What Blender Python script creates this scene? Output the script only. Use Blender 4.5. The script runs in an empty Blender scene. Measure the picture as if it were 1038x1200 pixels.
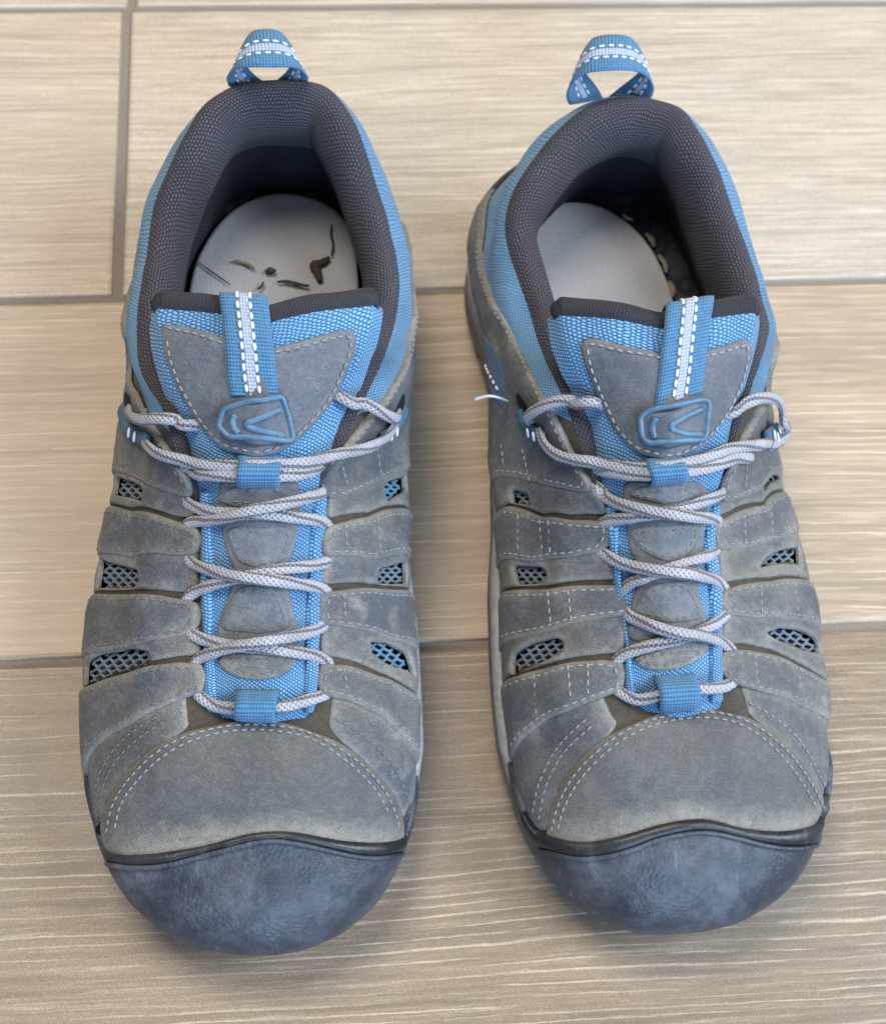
import bpy, bmesh, math, random
import numpy as np
from mathutils import Vector, Matrix, noise as mnoise
from mathutils.bvhtree import BVHTree
from mathutils.geometry import delaunay_2d_cdt

random.seed(7); np.random.seed(7)
scene = bpy.context.scene
col = scene.collection

# ------------------------------------------------------------------ camera
FPX = 1700.0; PW, PH = 1038.0, 1200.0
TH, RO, DIST, YAW = math.radians(64.799), math.radians(7.791), 0.5399, math.radians(10.883)
_right = np.array([1, 0, 0.]); _fwd = np.array([0, math.cos(TH), -math.sin(TH)])
_dn = np.array([0, -math.sin(TH), -math.cos(TH)])
_c, _s = math.cos(RO), math.sin(RO)
_R = _right*_c - _dn*_s; _D = _right*_s + _dn*_c
_C = np.array([0, -DIST*math.cos(TH), DIST*math.sin(TH)])
_y = np.array([[math.cos(YAW), math.sin(YAW), 0], [-math.sin(YAW), math.cos(YAW), 0], [0, 0, 1]])
CR, CD, CF, CC = _y@_R, _y@_D, _y@_fwd, _y@_C
cam_data = bpy.data.cameras.new('camera'); cam = bpy.data.objects.new('camera', cam_data); col.objects.link(cam)
cam_data.sensor_fit = 'HORIZONTAL'; cam_data.sensor_width = 36.0; cam_data.lens = FPX/PW*36.0
cam_data.clip_start = 0.01; cam_data.clip_end = 100
cam_data.dof.use_dof = True; cam_data.dof.focus_distance = 0.455; cam_data.dof.aperture_fstop = 16
cam.matrix_world = Matrix(((CR[0], -CD[0], -CF[0], CC[0]), (CR[1], -CD[1], -CF[1], CC[1]), (CR[2], -CD[2], -CF[2], CC[2]), (0, 0, 0, 1)))
scene.camera = cam

# ------------------------------------------------------------------ light
world = bpy.data.worlds.new('World'); scene.world = world; world.use_nodes = True
bg = world.node_tree.nodes['Background']; bg.inputs[0].default_value = (1.0, 0.94, 0.87, 1); bg.inputs[1].default_value = 0.26
def area(name, loc, target, size, power, color, sy=None):
    d = bpy.data.lights.new(name, 'AREA'); d.energy = power; d.color = color; d.size = size
    d.shape = 'RECTANGLE'; d.size_y = sy or size
    o = bpy.data.objects.new(name, d); col.objects.link(o); o.location = loc
    o.rotation_euler = (Vector(target)-Vector(loc)).to_track_quat('-Z', 'Y').to_euler()
    return o
area('window_light', (1.35, -0.30, 1.35), (0, 0, 0.05), 0.8, 50, (0.84, 0.92, 1.0), 1.0)
area('front_window_light', (0.35, -1.7, 0.95), (0, 0, 0.05), 1.0, 38, (0.40, 0.65, 1.0), 0.8)
area('ceiling_light', (-0.45, 0.75, 2.2), (0, 0, 0), 0.9, 50, (1.0, 0.87, 0.71))
scene.view_settings.view_transform = 'Standard'; scene.view_settings.look = 'None'
scene.view_settings.gamma = 1; scene.view_settings.exposure = 0.0; scene.view_settings.use_curve_mapping = False

# ------------------------------------------------------------------ projection helpers
def U(px, py, z):
    d = CF + CR*(px-519)/FPX + CD*(py-600)/FPX
    return CC + d*(z-CC[2])/d[2]
def RAY(px, py):
    d = CF + CR*(px-519)/FPX + CD*(py-600)/FPX
    return d/np.linalg.norm(d)
def PROJ(p):
    v = np.asarray(p)-CC; k = v@CF
    return np.array([519+FPX*(v@CR)/k, 600+FPX*(v@CD)/k])

# ------------------------------------------------------------------ materials
class NT:
    def __init__(s, name):
        m = bpy.data.materials.new(name); m.use_nodes = True; s.m = m; s.t = m.node_tree
        s.b = s.t.nodes['Principled BSDF']
    def n(s, typ, **kw):
        nd = s.t.nodes.new(typ)
        for k, v in kw.items(): setattr(nd, k, v)
        return nd
    def put(s, sock, v):
        if v is None: return
        if hasattr(v, 'is_output') or isinstance(v, bpy.types.NodeSocket): s.t.links.new(v, sock)
        else: sock.default_value = v
    def math(s, op, a, b=None, c=None, clamp=False):
        nd = s.n('ShaderNodeMath', operation=op); nd.use_clamp = clamp
        s.put(nd.inputs[0], a); s.put(nd.inputs[1], b)
        if c is not None: s.put(nd.inputs[2], c)
        return nd.outputs[0]
    def mix(s, f, a, b, blend='MIX'):
        nd = s.n('ShaderNodeMix', data_type='RGBA', blend_type=blend)
        s.put(nd.inputs[0], f); s.put(nd.inputs[6], a if not isinstance(a, tuple) else (*a[:3], 1)); s.put(nd.inputs[7], b if not isinstance(b, tuple) else (*b[:3], 1))
        return nd.outputs[2]
    def noise(s, vec, scale, detail=4, rough=.55, dist=0.0):
        nd = s.n('ShaderNodeTexNoise'); s.put(nd.inputs['Vector'], vec); nd.inputs['Scale'].default_value = scale
        nd.inputs['Detail'].default_value = detail; nd.inputs['Roughness'].default_value = rough; nd.inputs['Distortion'].default_value = dist
        return nd.outputs[0]
    def vor(s, vec, scale, feature='F1', out=0):
        nd = s.n('ShaderNodeTexVoronoi', feature=feature); s.put(nd.inputs['Vector'], vec); nd.inputs['Scale'].default_value = scale
        return nd.outputs[out]
    def ramp(s, f, lo, hi, a=0.0, b=1.0):
        nd = s.n('ShaderNodeMapRange'); s.put(nd.inputs[0], f); nd.inputs[1].default_value = lo; nd.inputs[2].default_value = hi
        nd.inputs[3].default_value = a; nd.inputs[4].default_value = b
        return nd.outputs[0]
    def obj(s): return s.n('ShaderNodeTexCoord').outputs['Object']
    def uv(s): return s.n('ShaderNodeTexCoord').outputs['UV']
    def scale(s, vec, sc, rot=(0, 0, 0)):
        nd = s.n('ShaderNodeMapping'); s.put(nd.inputs[0], vec); nd.inputs['Scale'].default_value = sc; nd.inputs['Rotation'].default_value = rot
        return nd.outputs[0]
    def bump(s, h, dist, strength=1.0, normal=None):
        nd = s.n('ShaderNodeBump'); s.put(nd.inputs['Height'], h); nd.inputs['Distance'].default_value = dist; nd.inputs['Strength'].default_value = strength
        if normal is not None: s.put(nd.inputs['Normal'], normal)
        return nd.outputs[0]
    def done(s, color=None, rough=None, normal=None, spec=None, sheen=None):
        s.put(s.b.inputs['Base Color'], (*color, 1) if isinstance(color, tuple) else color)
        s.put(s.b.inputs['Roughness'], rough); s.put(s.b.inputs['Normal'], normal)
        if spec is not None: s.b.inputs['Specular IOR Level'].default_value = spec
        if sheen: s.b.inputs['Sheen Weight'].default_value = sheen; s.b.inputs['Sheen Roughness'].default_value = .6
        return s.m
    def attr(s, name): return s.n('ShaderNodeAttribute', attribute_name=name).outputs['Fac']

M = {}
def m_leather(name, base, dark, dust, dirt, wear=0.5, lip=False):
    t = NT(name); o = t.obj()
    n1 = t.noise(o, 38, 3, .5, .3); n2 = t.noise(o, 110, 5, .62); n3 = t.noise(o, 2600, 2, .7); n4 = t.noise(o, 30, 4, .6); n5 = t.noise(o, 480, 4, .7)
    c = t.mix(t.ramp(n1, .45, .60, 0, .85), base, dark)
    c = t.mix(t.ramp(n2, .50, .70, 0, .70), c, dust)
    c = t.mix(t.ramp(n4, .52, .68, 0, .60), c, dirt)
    mid = t.math('MULTIPLY', t.ramp(t.math('ADD', t.attr('edge'), t.math('MULTIPLY', t.math('SUBTRACT', n2, .5), .006)), .0018, .0050), t.ramp(n4, .36, .50, 0, .62))
    c = t.mix(mid, c, tuple(x*.85 for x in dark))
    e = t.ramp(t.math('ADD', t.attr('edge'), t.math('MULTIPLY', t.math('SUBTRACT', n2, .5), .0030)), -.0002, .0022, wear, 0)
    c = t.mix(e, c, dust)
    if lip: c = t.mix(t.ramp(t.math('ADD', t.attr('lip'), t.math('MULTIPLY', t.math('SUBTRACT', n2, .5), .014)), .0012, .0080, .75, 0), c, tuple(x*1.25 for x in dust))
    c = t.mix(t.ramp(n5, .38, .54, .24, 0), c, tuple(x*.55 for x in dark))
    c = t.mix(t.ramp(n5, .54, .72, 0, .18), c, tuple(min(1, x*1.25) for x in dust))
    c = t.mix(t.ramp(n3, .34, .58, .50, 0), c, tuple(x*.40 for x in dark))
    c = t.mix(t.ramp(n3, .55, .75, 0, .30), c, tuple(min(1, x*1.4) for x in dust))
    # flex creases: broken dark lines
    wp = t.n('ShaderNodeVectorMath', operation='ADD'); t.put(wp.inputs[0], t.scale(o, (70, 210, 120)))
    nw = t.n('ShaderNodeTexNoise'); t.put(nw.inputs['Vector'], o); nw.inputs['Scale'].default_value = 90; t.put(wp.inputs[1], nw.outputs[1])
    cr = t.vor(wp.outputs[0], 1.0, 'DISTANCE_TO_EDGE'); crm = t.math('MULTIPLY', t.ramp(cr, .0, .07, 1, 0), t.ramp(t.noise(o, 70, 3), .48, .62))
    c = t.mix(t.math('MULTIPLY', crm, .22), c, tuple(x*.5 for x in dirt))
    h = t.math('SUBTRACT', t.math('ADD', t.math('MULTIPLY', n3, .35), t.math('ADD', t.math('MULTIPLY', n2, .9), t.math('MULTIPLY', n5, .5))), t.math('MULTIPLY', crm, .15))
    return t.done(c, t.ramp(n4, .38, .62, .78, .46), t.bump(h, .0010, .6), .32, .06)
M['leather'] = m_leather('nubuck_leather', (.150, .149, .140), (.062, .076, .102), (.315, .305, .275), (.105, .083, .046), .55)
M['leather_dirt_shade'] = m_leather('dirt_shade_leather', (.072, .057, .036), (.042, .036, .027), (.135, .110, .072), (.050, .034, .015), .3)  # brown dirt, darkened further so the gaps by the straps read as shadow
M['toe_leather'] = m_leather('toe_leather', (.132, .129, .119), (.082, .088, .098), (.235, .220, .185), (.105, .090, .064), .45, lip=True)
M['tongue_leather'] = m_leather('tongue_leather', (.145, .160, .182), (.085, .102, .138), (.235, .238, .240), (.120, .112, .096), .35)

def m_weave(name, light, dark, per, rough=.8, asp=1.0, depth=.0005, rot=0.0, contrast=1.0, sheen=.2):
    """knitted cloth: staggered loops of yarn; per = loop pitch in metres"""
    t = NT(name); uv = t.uv()
    w = t.noise(t.obj(), 900, 2, .5)
    mp = t.scale(uv, (1/per, 1/(per*asp), 1), (0, 0, rot))
    sx = t.n('ShaderNodeSeparateXYZ'); t.put(sx.inputs[0], mp)
    x = t.math('ADD', sx.outputs[0], t.math('ADD', t.math('MULTIPLY', w, .3), t.math('MULTIPLY', t.noise(t.obj(), 110, 2), 2.4))); y = t.math('ADD', sx.outputs[1], t.math('MULTIPLY', t.noise(t.obj(), 135, 2), 2.2))
    row = t.math('FLOOR', y)
    xs = t.math('ADD', x, t.math('MULTIPLY', t.math('MODULO', row, 2.0), .5))
    a = t.math('ABSOLUTE', t.math('SINE', t.math('MULTIPLY', xs, math.pi)))
    b = t.math('ABSOLUTE', t.math('SINE', t.math('MULTIPLY', y, math.pi)))
    h = t.math('MULTIPLY', t.math('POWER', a, .6), t.math('POWER', b, .6))
    f = t.ramp(h, .25, .85)
    big = t.noise(t.obj(), 60, 4, .6)
    f = t.math('MULTIPLY', f, t.ramp(big, .3, .7, .65*contrast+.35*(1-contrast), 1.0), clamp=True)
    c = t.mix(f, dark, light)
    return t.done(c, rough, t.bump(h, depth, .8), .25, sheen)
M['blue_mesh'] = m_weave('blue_mesh_cloth', (.160, .390, .630), (.015, .075, .185), .0014, asp=.75, rot=.5)
M['tongue_mesh'] = m_weave('tongue_mesh_cloth', (.165, .410, .680), (.012, .070, .190), .0012, asp=.85, rot=-.5)
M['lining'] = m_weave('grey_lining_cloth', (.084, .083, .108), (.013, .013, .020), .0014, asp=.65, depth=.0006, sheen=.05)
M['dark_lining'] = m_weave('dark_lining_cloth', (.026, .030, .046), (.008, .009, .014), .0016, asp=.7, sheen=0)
M['net_back'] = m_weave('net_backing_cloth', (.03, .045, .075), (.010, .014, .028), .0012)
M['navy'] = m_weave('navy_cloth', (.05, .15, .30), (.015, .045, .10), .0014)
def m_webbing(name, light, dark, pitch=.0011):
    t = NT(name); uv = t.uv(); sx = t.n('ShaderNodeSeparateXYZ'); t.put(sx.inputs[0], uv)
    r = t.math('SINE', t.math('MULTIPLY', sx.outputs[1], 2*math.pi/pitch))
    q = t.math('SINE', t.math('MULTIPLY', sx.outputs[0], 2*math.pi/.0009))
    h = t.math('ADD', t.math('MULTIPLY', r, .5), t.math('MULTIPLY', q, .25))
    n = t.noise(t.obj(), 500, 3, .6)
    f = t.math('ADD', t.ramp(h, -.7, .7, .15, .8), t.math('MULTIPLY', t.math('SUBTRACT', n, .5), .6), clamp=True)
    return t.done(t.mix(f, dark, light), .75, t.bump(h, .0003, .8), .3, .15)
M['webbing'] = m_webbing('blue_webbing', (.085, .245, .43), (.016, .075, .170))
M['webbing_stripe'] = m_webbing('grey_webbing_stripe', (.42, .47, .58), (.22, .28, .40))
def m_lace():
    t = NT('lace_cord'); uv = t.uv(); sx = t.n('ShaderNodeSeparateXYZ'); t.put(sx.inputs[0], uv)
    u, v = sx.outputs[0], sx.outputs[1]
    nz = t.math('MULTIPLY', t.math('SUBTRACT', t.noise(t.obj(), 250, 2), .5), 1.2)
    a = t.math('SINE', t.math('ADD', t.math('ADD', t.math('MULTIPLY', u, 14*math.pi), t.math('MULTIPLY', v, 2*math.pi/.0017)), nz))
    b = t.math('SINE', t.math('ADD', t.math('SUBTRACT', t.math('MULTIPLY', u, 14*math.pi), t.math('MULTIPLY', v, 2*math.pi/.0017)), nz))
    h = t.math('MAXIMUM', a, b)
    # dark flecks run as short stripes along the cord
    st = t.math('SINE', t.math('ADD', t.math('ADD', t.math('MULTIPLY', u, 6*math.pi), t.math('MULTIPLY', v, 2*math.pi/.034)), nz))
    br = t.math('SINE', t.math('MULTIPLY', v, 2*math.pi/.0013))
    f = t.math('MULTIPLY', t.ramp(st, .55, .80), t.ramp(br, -.9, -.1, .6, 1.0))
    d = t.noise(t.obj(), 90, 4, .6)
    c = t.mix(t.ramp(d, .42, .72, 0, .6), (.45, .45, .51), (.25, .245, .26))
    c = t.mix(f, c, (.085, .085, .11))
    c = t.mix(t.ramp(h, -.2, .8, .10, 0), c, (.16, .16, .20))
    return t.done(c, .75, t.bump(h, .00045, .9), .3, .2)
M['lace'] = m_lace()
def m_rubber(name, base, light, rough, dimple=0.0):
    t = NT(name); o = t.obj()
    n = t.noise(o, 50, 5, .62); n2 = t.noise(o, 900, 3, .6)
    c = t.mix(t.ramp(n, .40, .68, 0, .85), base, light)
    c = t.mix(t.ramp(n2, .55, .8, 0, .25), c, tuple(min(1, x*1.6) for x in light))
    sc = t.noise(t.scale(o, (400, 40, 60), (0, 0, .6)), 1, 3, .7); c = t.mix(t.ramp(sc, .62, .74, 0, .5), c, tuple(min(1, x*1.7) for x in light))
    n6 = t.noise(o, 220, 5, .7); c = t.mix(t.ramp(n6, .40, .56, .5, 0), c, tuple(x*.6 for x in base))
    nrm = t.bump(t.math('ADD', n2, n6), .00028, .5)
    if dimple:
        v = t.vor(o, 900); k = t.ramp(t.noise(o, 30, 2), .38, .55, .15, 1.0)
        nrm = t.bump(t.math('MULTIPLY', v, k), .0011, dimple, nrm)
    return t.done(c, t.ramp(n, .3, .7, rough-.08, rough+.12), nrm, .45)
M['bumper'] = m_rubber('toe_rubber', (.028, .035, .050), (.105, .118, .145), .46, .22)
M['bumper_rim'] = m_rubber('toe_rim_rubber', (.013, .015, .021), (.040, .042, .050), .40)
M['outsole'] = m_rubber('outsole_rubber', (.030, .031, .036), (.065, .065, .07), .6)
M['midsole'] = m_rubber('midsole_foam', (.30, .31, .34), (.40, .405, .43), .7)
M['counter'] = m_rubber('counter_rubber', (.035, .036, .042), (.075, .075, .08), .55)
M['badge'] = m_rubber('badge_rubber', (.050, .115, .19), (.095, .185, .28), .42)
M['badge_base'] = m_rubber('badge_recess_rubber', (.055, .068, .095), (.095, .11, .145), .5)
def m_flat(name, c, rough, amt=.25, sc=300, bump=.0003):
    t = NT(name); n = t.noise(t.obj(), sc, 4, .6)
    return t.done(t.mix(t.ramp(n, .3, .7, 0, amt), c, tuple(x*.5 for x in c)), rough, t.bump(n, bump, .5), .3)
def m_insole():
    t = NT('insole_cloth'); o = t.obj(); n = t.noise(o, 40, 5, .6); n2 = t.noise(o, 1500, 2, .6); n3 = t.noise(o, 160, 5, .7)
    c = t.mix(t.ramp(n, .4, .7, 0, .5), (.285, .300, .335), (.235, .245, .275))
    c = t.mix(t.ramp(n3, .60, .80, 0, .5), c, (.33, .31, .28))
    c = t.mix(t.ramp(n2, .35, .6, .35, 0), c, (.15, .155, .17)); sp_ = t.noise(o, 420, 3, .6); c = t.mix(t.ramp(sp_, .66, .74, 0, .6), c, (.13, .12, .11))
    return t.done(c, .85, t.bump(t.math('ADD', n2, n3), .0006, .6), .2)
M['insole'] = m_insole()
M['stitch'] = m_flat('grey_thread', (0.240, 0.248, 0.264), .8)
M['stitch_dark'] = m_flat('dark_thread', (.165, .165, .165), .8)
M['stitch_light'] = m_flat('pale_thread', (.29, .30, .33), .8)
M['stitch_white'] = m_flat('white_thread', (.64, .66, .70), .7, .3)
M['net'] = m_flat('net_yarn', (.14, .18, .235), .6, .4)
M['net_blue'] = m_flat('blue_net_yarn', (.10, .20, .31), .6, .4)
M['leaf'] = m_flat('dry_leaf', (.040, .028, .022), .85, .6)
M['husk'] = m_flat('pale_husk', (.20, .175, .135), .9, .8)
M['fuzz'] = m_flat('fuzz_fibre', (.10, .10, .15), .9)
M['slot'] = m_flat('slot_hole_dark', (.012, .014, .022), .9)  # black stands in for the shade and dark cloth inside the eyelet hole

def m_plank(name, base, dark, light, streak, contrast, warm):
    t = NT(name); o = t.obj(); oi = t.n('ShaderNodeObjectInfo').outputs['Random']
    off = t.n('ShaderNodeVectorMath', operation='ADD'); t.put(off.inputs[0], o)
    cb = t.n('ShaderNodeCombineXYZ'); t.put(cb.inputs[0], t.math('MULTIPLY', oi, 37.0)); t.put(cb.inputs[1], t.math('MULTIPLY', oi, 11.0)); t.put(off.inputs[1], cb.outputs[0])
    v = off.outputs[0]
    sp = t.n('ShaderNodeSeparateXYZ'); t.put(sp.inputs[0], v)
    w1 = t.noise(t.scale(v, (2.2, 9, 1)), 1, 2, .5); w2 = t.noise(t.scale(v, (45, 160, 1)), 1, 3, .6)
    yy = t.math('ADD', sp.outputs[1], t.math('ADD', t.math('MULTIPLY', t.math('SUBTRACT', w1, .5), .026), t.math('MULTIPLY', t.math('SUBTRACT', w2, .5), .0016)))
    cv = t.n('ShaderNodeCombineXYZ'); t.put(cv.inputs[0], sp.outputs[0]); t.put(cv.inputs[1], yy); v2 = cv.outputs[0]
    broad = t.noise(t.scale(v2, (4, 26, 1)), 1, 4, .55); tone = t.noise(t.scale(v, (5, 9, 1)), 1, 3, .5)
    grain = t.noise(t.scale(v2, (26, 520, 1)), 1, 5, .72)
    spk = t.noise(v, 2300, 2, .7)
    ph = t.noise(t.scale(v2, (1.5, 60, 1)), 1, 3, .6)
    ring = t.math('SINE', t.math('ADD', t.math('MULTIPLY', yy, 2*math.pi/.0033), t.math('MULTIPLY', ph, 14.0)))
    brk = t.noise(t.scale(v2, (17, 300, 1)), 1, 4, .65); den = t.noise(t.scale(v2, (6, 30, 1)), 1, 3, .6)
    fib = t.noise(t.scale(v2, (120, 1500, 1)), 1, 2, .6)
    s = t.math('MULTIPLY', t.math('MULTIPLY', t.ramp(ring, .70, .97), t.ramp(brk, .44, .54)), t.math('MULTIPLY', t.ramp(den, .34, .55), t.ramp(fib, .3, .55, .45, 1)))
    c = t.mix(t.ramp(broad, .32, .68), base, dark)
    c = t.mix(t.ramp(tone, .35, .62, 0, .65), c, warm)
    c = t.mix(t.ramp(grain, .48, .66, 0, .60*contrast), c, tuple(x*.62 for x in dark))
    c = t.mix(t.ramp(grain, .32, .46, .55*contrast, 0), c, light)
    dk = t.noise(t.scale(v2, (6, 190, 1)), 1, 4, .6); c = t.mix(t.ramp(dk, .53, .66, 0, .55*contrast), c, tuple(x*.66 for x in dark))
    c = t.mix(t.math('MULTIPLY', s, streak), c, light)
    c = t.mix(t.ramp(spk, .36, .60, .42, 0), c, tuple(x*.45 for x in dark))
    c = t.mix(t.ramp(spk, .56, .74, 0, .25), c, light)
    h = t.math('SUBTRACT', t.math('MULTIPLY', grain, .35), t.math('MULTIPLY', s, .5))
    return t.done(c, t.ramp(grain, .3, .7, .50, .40), t.bump(h, .0005, .3), .4)
PL = {
 'pale': m_plank('pale_plank', (.490, .412, .328), (.385, .330, .260), (.66, .58, .485), .55, .80, (.525, .410, .300)),
 'pale2': m_plank('pale_grey_plank', (.490, .435, .370), (.385, .348, .295), (.70, .645, .58), .65, .85, (.495, .412, .325)),
 'mid': m_plank('mid_plank', (.435, .352, .265), (.330, .268, .198), (.66, .575, .47), .80, .90, (.455, .338, .222)),
 'brown': m_plank('brown_plank', (.245, .196, .146), (.188, .149, .109), (.54, .465, .365), .78, .80, (.280, .196, .128)),
}
def m_grout():
    t = NT('grout'); o = t.obj(); n = t.noise(o, 900, 4, .7); n2 = t.noise(o, 30, 3)
    c = t.mix(n2, (.20, .175, .155), (.25, .222, .20)); c = t.mix(t.ramp(n, .4, .7, 0, .5), c, (.13, .115, .105))
    return t.done(c, .9, t.bump(n, .0008, .6), .2)
M['grout'] = m_grout()

# ------------------------------------------------------------------ mesh helpers
def link(name, verts, faces, mat, parent=None, uvs=None, smooth=True, attrs=None):
    me = bpy.data.meshes.new(name)
    base = np.array(parent_origin(parent)) if parent is not None else np.zeros(3)
    v = np.asarray(verts, float).reshape(-1, 3) - base
    me.from_pydata(v.tolist(), [], [list(map(int, f)) for f in faces])
    if uvs is not None:
        lay = me.uv_layers.new(name='UVMap'); u = np.asarray(uvs, float)
        li = np.empty(len(me.loops), np.int32); me.loops.foreach_get('vertex_index', li)
        lay.data.foreach_set('uv', u[li].ravel())
    if attrs:
        for k, a in attrs.items():
            at = me.attributes.new(k, 'FLOAT', 'POINT'); at.data.foreach_set('value', np.asarray(a, np.float32))
    if smooth: me.polygons.foreach_set('use_smooth', [True]*len(me.polygons))
    me.materials.append(mat); me.update()
    o = bpy.data.objects.new(name, me); col.objects.link(o)
    if parent is not None: o.parent = parent
    return o
ORIGIN = {}
def parent_origin(p):
    while p.parent is not None: p = p.parent
    return ORIGIN.get(p.name, (0, 0, 0))
def empty(name, loc, label, cat, group=None):
    o = bpy.data.objects.new(name, None); col.objects.link(o); o.location = loc; ORIGIN[o.name] = tuple(loc)
    o.empty_display_size = .03; o['label'] = label; o['category'] = cat
    if group: o['group'] = group
    return o

def spline(t, P, tt):
    """natural cubic spline through P (n,...) at knots t, evaluated at tt"""
    t = np.asarray(t, float); P = np.asarray(P, float); n = len(t); h = np.diff(t)
    A = np.zeros((n, n)); rhs = np.zeros_like(P); A[0, 0] = A[-1, -1] = 1
    for i in range(1, n-1):
        A[i, i-1] = h[i-1]; A[i, i] = 2*(h[i-1]+h[i]); A[i, i+1] = h[i]
        rhs[i] = 6*((P[i+1]-P[i])/h[i]-(P[i]-P[i-1])/h[i-1])
    Mm = np.linalg.solve(A, rhs.reshape(n, -1)).reshape(P.shape)
    tt = np.asarray(tt, float); i = np.clip(np.searchsorted(t, tt)-1, 0, n-2)
    sh = (-1,)+(1,)*(P.ndim-1)
    hh = h[i].reshape(sh); a = ((t[i+1]-tt)).reshape(sh)/hh; b = ((tt-t[i])).reshape(sh)/hh
    return a*P[i]+b*P[i+1]+((a**3-a)*Mm[i]+(b**3-b)*Mm[i+1])*hh**2/6

class Surf:
    def __init__(s, G, closed):
        s.G = G; s.nu, s.nv = G.shape[:2]; s.closed = closed
        nu, nv = s.nu, s.nv
        du = (np.roll(G, -1, 0)-np.roll(G, 1, 0)) if closed else np.gradient(G, axis=0)
        dv = np.gradient(G, axis=1)
        N = np.cross(du, dv); N /= (np.linalg.norm(N, axis=2, keepdims=True)+1e-12)
        s.N = N
        tris = []; s.cell = []
        for i in range(nu if closed else nu-1):
            i2 = (i+1) % nu
            for j in range(nv-1):
                a, b, c, d = i*nv+j, i2*nv+j, i2*nv+j+1, i*nv+j+1
                tris.append((a, b, c)); s.cell.append((i, j, 0)); tris.append((a, c, d)); s.cell.append((i, j, 1))
        s.tris = tris
        s.V = G.reshape(-1, 3)
        s.bvh = BVHTree.FromPolygons([Vector(v) for v in s.V], tris)
    def flip(s): s.N = -s.N
    def hit(s, px, py):
        loc, nor, idx, dist = s.bvh.ray_cast(Vector(CC), Vector(RAY(px, py)))
        if loc is None: return None
        i, j, k = s.cell[idx]; a, b, c = (s.V[q] for q in s.tris[idx]); p = np.array(loc)
        v0, v1, v2 = b-a, c-a, p-a
        d00, d01, d11, d20, d21 = v0@v0, v0@v1, v1@v1, v2@v0, v2@v1
        den = d00*d11-d01*d01+1e-20; vv = (d11*d20-d01*d21)/den; ww = (d00*d21-d01*d20)/den
        if k == 0: u, v = vv+ww, ww      # a(0,0) b(1,0) c(1,1)
        else: u, v = vv, vv+ww           # a(0,0) c(1,1) d(0,1)
        return np.array([i+u, j+v]), dist
    def hit_near(s, px, py, cx, cy):
        for k in range(60):
            f = k/60*.5
            h = s.hit(px+(cx-px)*f, py+(cy-py)*f)
            if h: return h[0]
            h = s.hit(px-(cx-px)*f, py-(cy-py)*f*.3)
            if h: return h[0]
        raise Exception('no hit %s %s' % (px, py))
    def at(s, uv):
        uv = np.atleast_2d(uv); u, v = uv[:, 0], np.clip(uv[:, 1], 0, s.nv-1.0001)
        if s.closed: u = np.mod(u, s.nu)
        else: u = np.clip(u, 0, s.nu-1.0001)
        i = np.floor(u).astype(int); j = np.floor(v).astype(int); fu = (u-i)[:, None]; fv = (v-j)[:, None]
        i = i % s.nu; i2 = (i+1) % s.nu if s.closed else np.minimum(i+1, s.nu-1); j2 = np.minimum(j+1, s.nv-1)
        def L(A): return (A[i, j]*(1-fu)+A[i2, j]*fu)*(1-fv)+(A[i, j2]*(1-fu)+A[i2, j2]*fu)*fv
        n = L(s.N); n /= np.linalg.norm(n, axis=1, keepdims=True)+1e-12
        return L(s.G), n
    def metric(s, uv):
        p0, _ = s.at(uv); pu, _ = s.at(np.atleast_2d(uv)+[1.5, 0]); pv, _ = s.at(np.atleast_2d(uv)+[0, 1.5])
        return np.array([np.linalg.norm(pu-p0, axis=1).mean()/1.5, np.linalg.norm(pv-p0, axis=1).mean()/1.5])

def chaikin(P, it=2, closed=True, q=.25):
    P = np.asarray(P, float)
    for _ in range(it):
        if closed:
            Q = np.roll(P, -1, 0); P = np.stack([P*(1-q)+Q*q, P*q+Q*(1-q)], 1).reshape(-1, 2)
        else:
            A, B = P[:-1], P[1:]; m = np.stack([A*(1-q)+B*q, A*q+B*(1-q)], 1).reshape(-1, P.shape[1]); P = np.vstack([P[:1], m, P[-1:]])
    return P
def resample(P, step, closed=True):
    P = np.asarray(P, float)
    if closed: P = np.vstack([P, P[:1]])
    L = np.r_[0, np.cumsum(np.linalg.norm(np.diff(P, axis=0), axis=1))]
    n = max(int(round(L[-1]/step)), 4)
    tt = np.linspace(0, L[-1], n+1)
    R = np.stack([np.interp(tt, L, P[:, k]) for k in range(P.shape[1])], 1)
    return R[:-1] if closed else R
def inpoly(P, X):
    P = np.asarray(P); X = np.asarray(X); A, B = P, np.roll(P, -1, 0); ins = np.zeros(len(X), bool)
    dy = B[:, 1]-A[:, 1]; dy = np.where(np.abs(dy) < 1e-30, 1e-30, dy); sl = (B[:, 0]-A[:, 0])/dy
    for k in range(0, len(X), 4000):
        x, y = X[k:k+4000, :1], X[k:k+4000, 1:2]
        c = ((A[:, 1] > y) != (B[:, 1] > y)) & (x < sl*(y-A[:, 1])+A[:, 0]); ins[k:k+4000] = c.sum(1) % 2 == 1
    return ins
def dist_poly(P, X):
    P = np.asarray(P); X = np.asarray(X); A = P; AB = np.roll(P, -1, 0)-P; L2 = (AB**2).sum(1)+1e-20; out = np.empty(len(X))
    for k in range(0, len(X), 2000):
        x = X[k:k+2000, 0:1]-A[:, 0]; y = X[k:k+2000, 1:2]-A[:, 1]
        t = np.clip((x*AB[:, 0]+y*AB[:, 1])/L2, 0, 1); out[k:k+2000] = np.sqrt(((x-t*AB[:, 0])**2+(y-t*AB[:, 1])**2).min(1))
    return out
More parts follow.
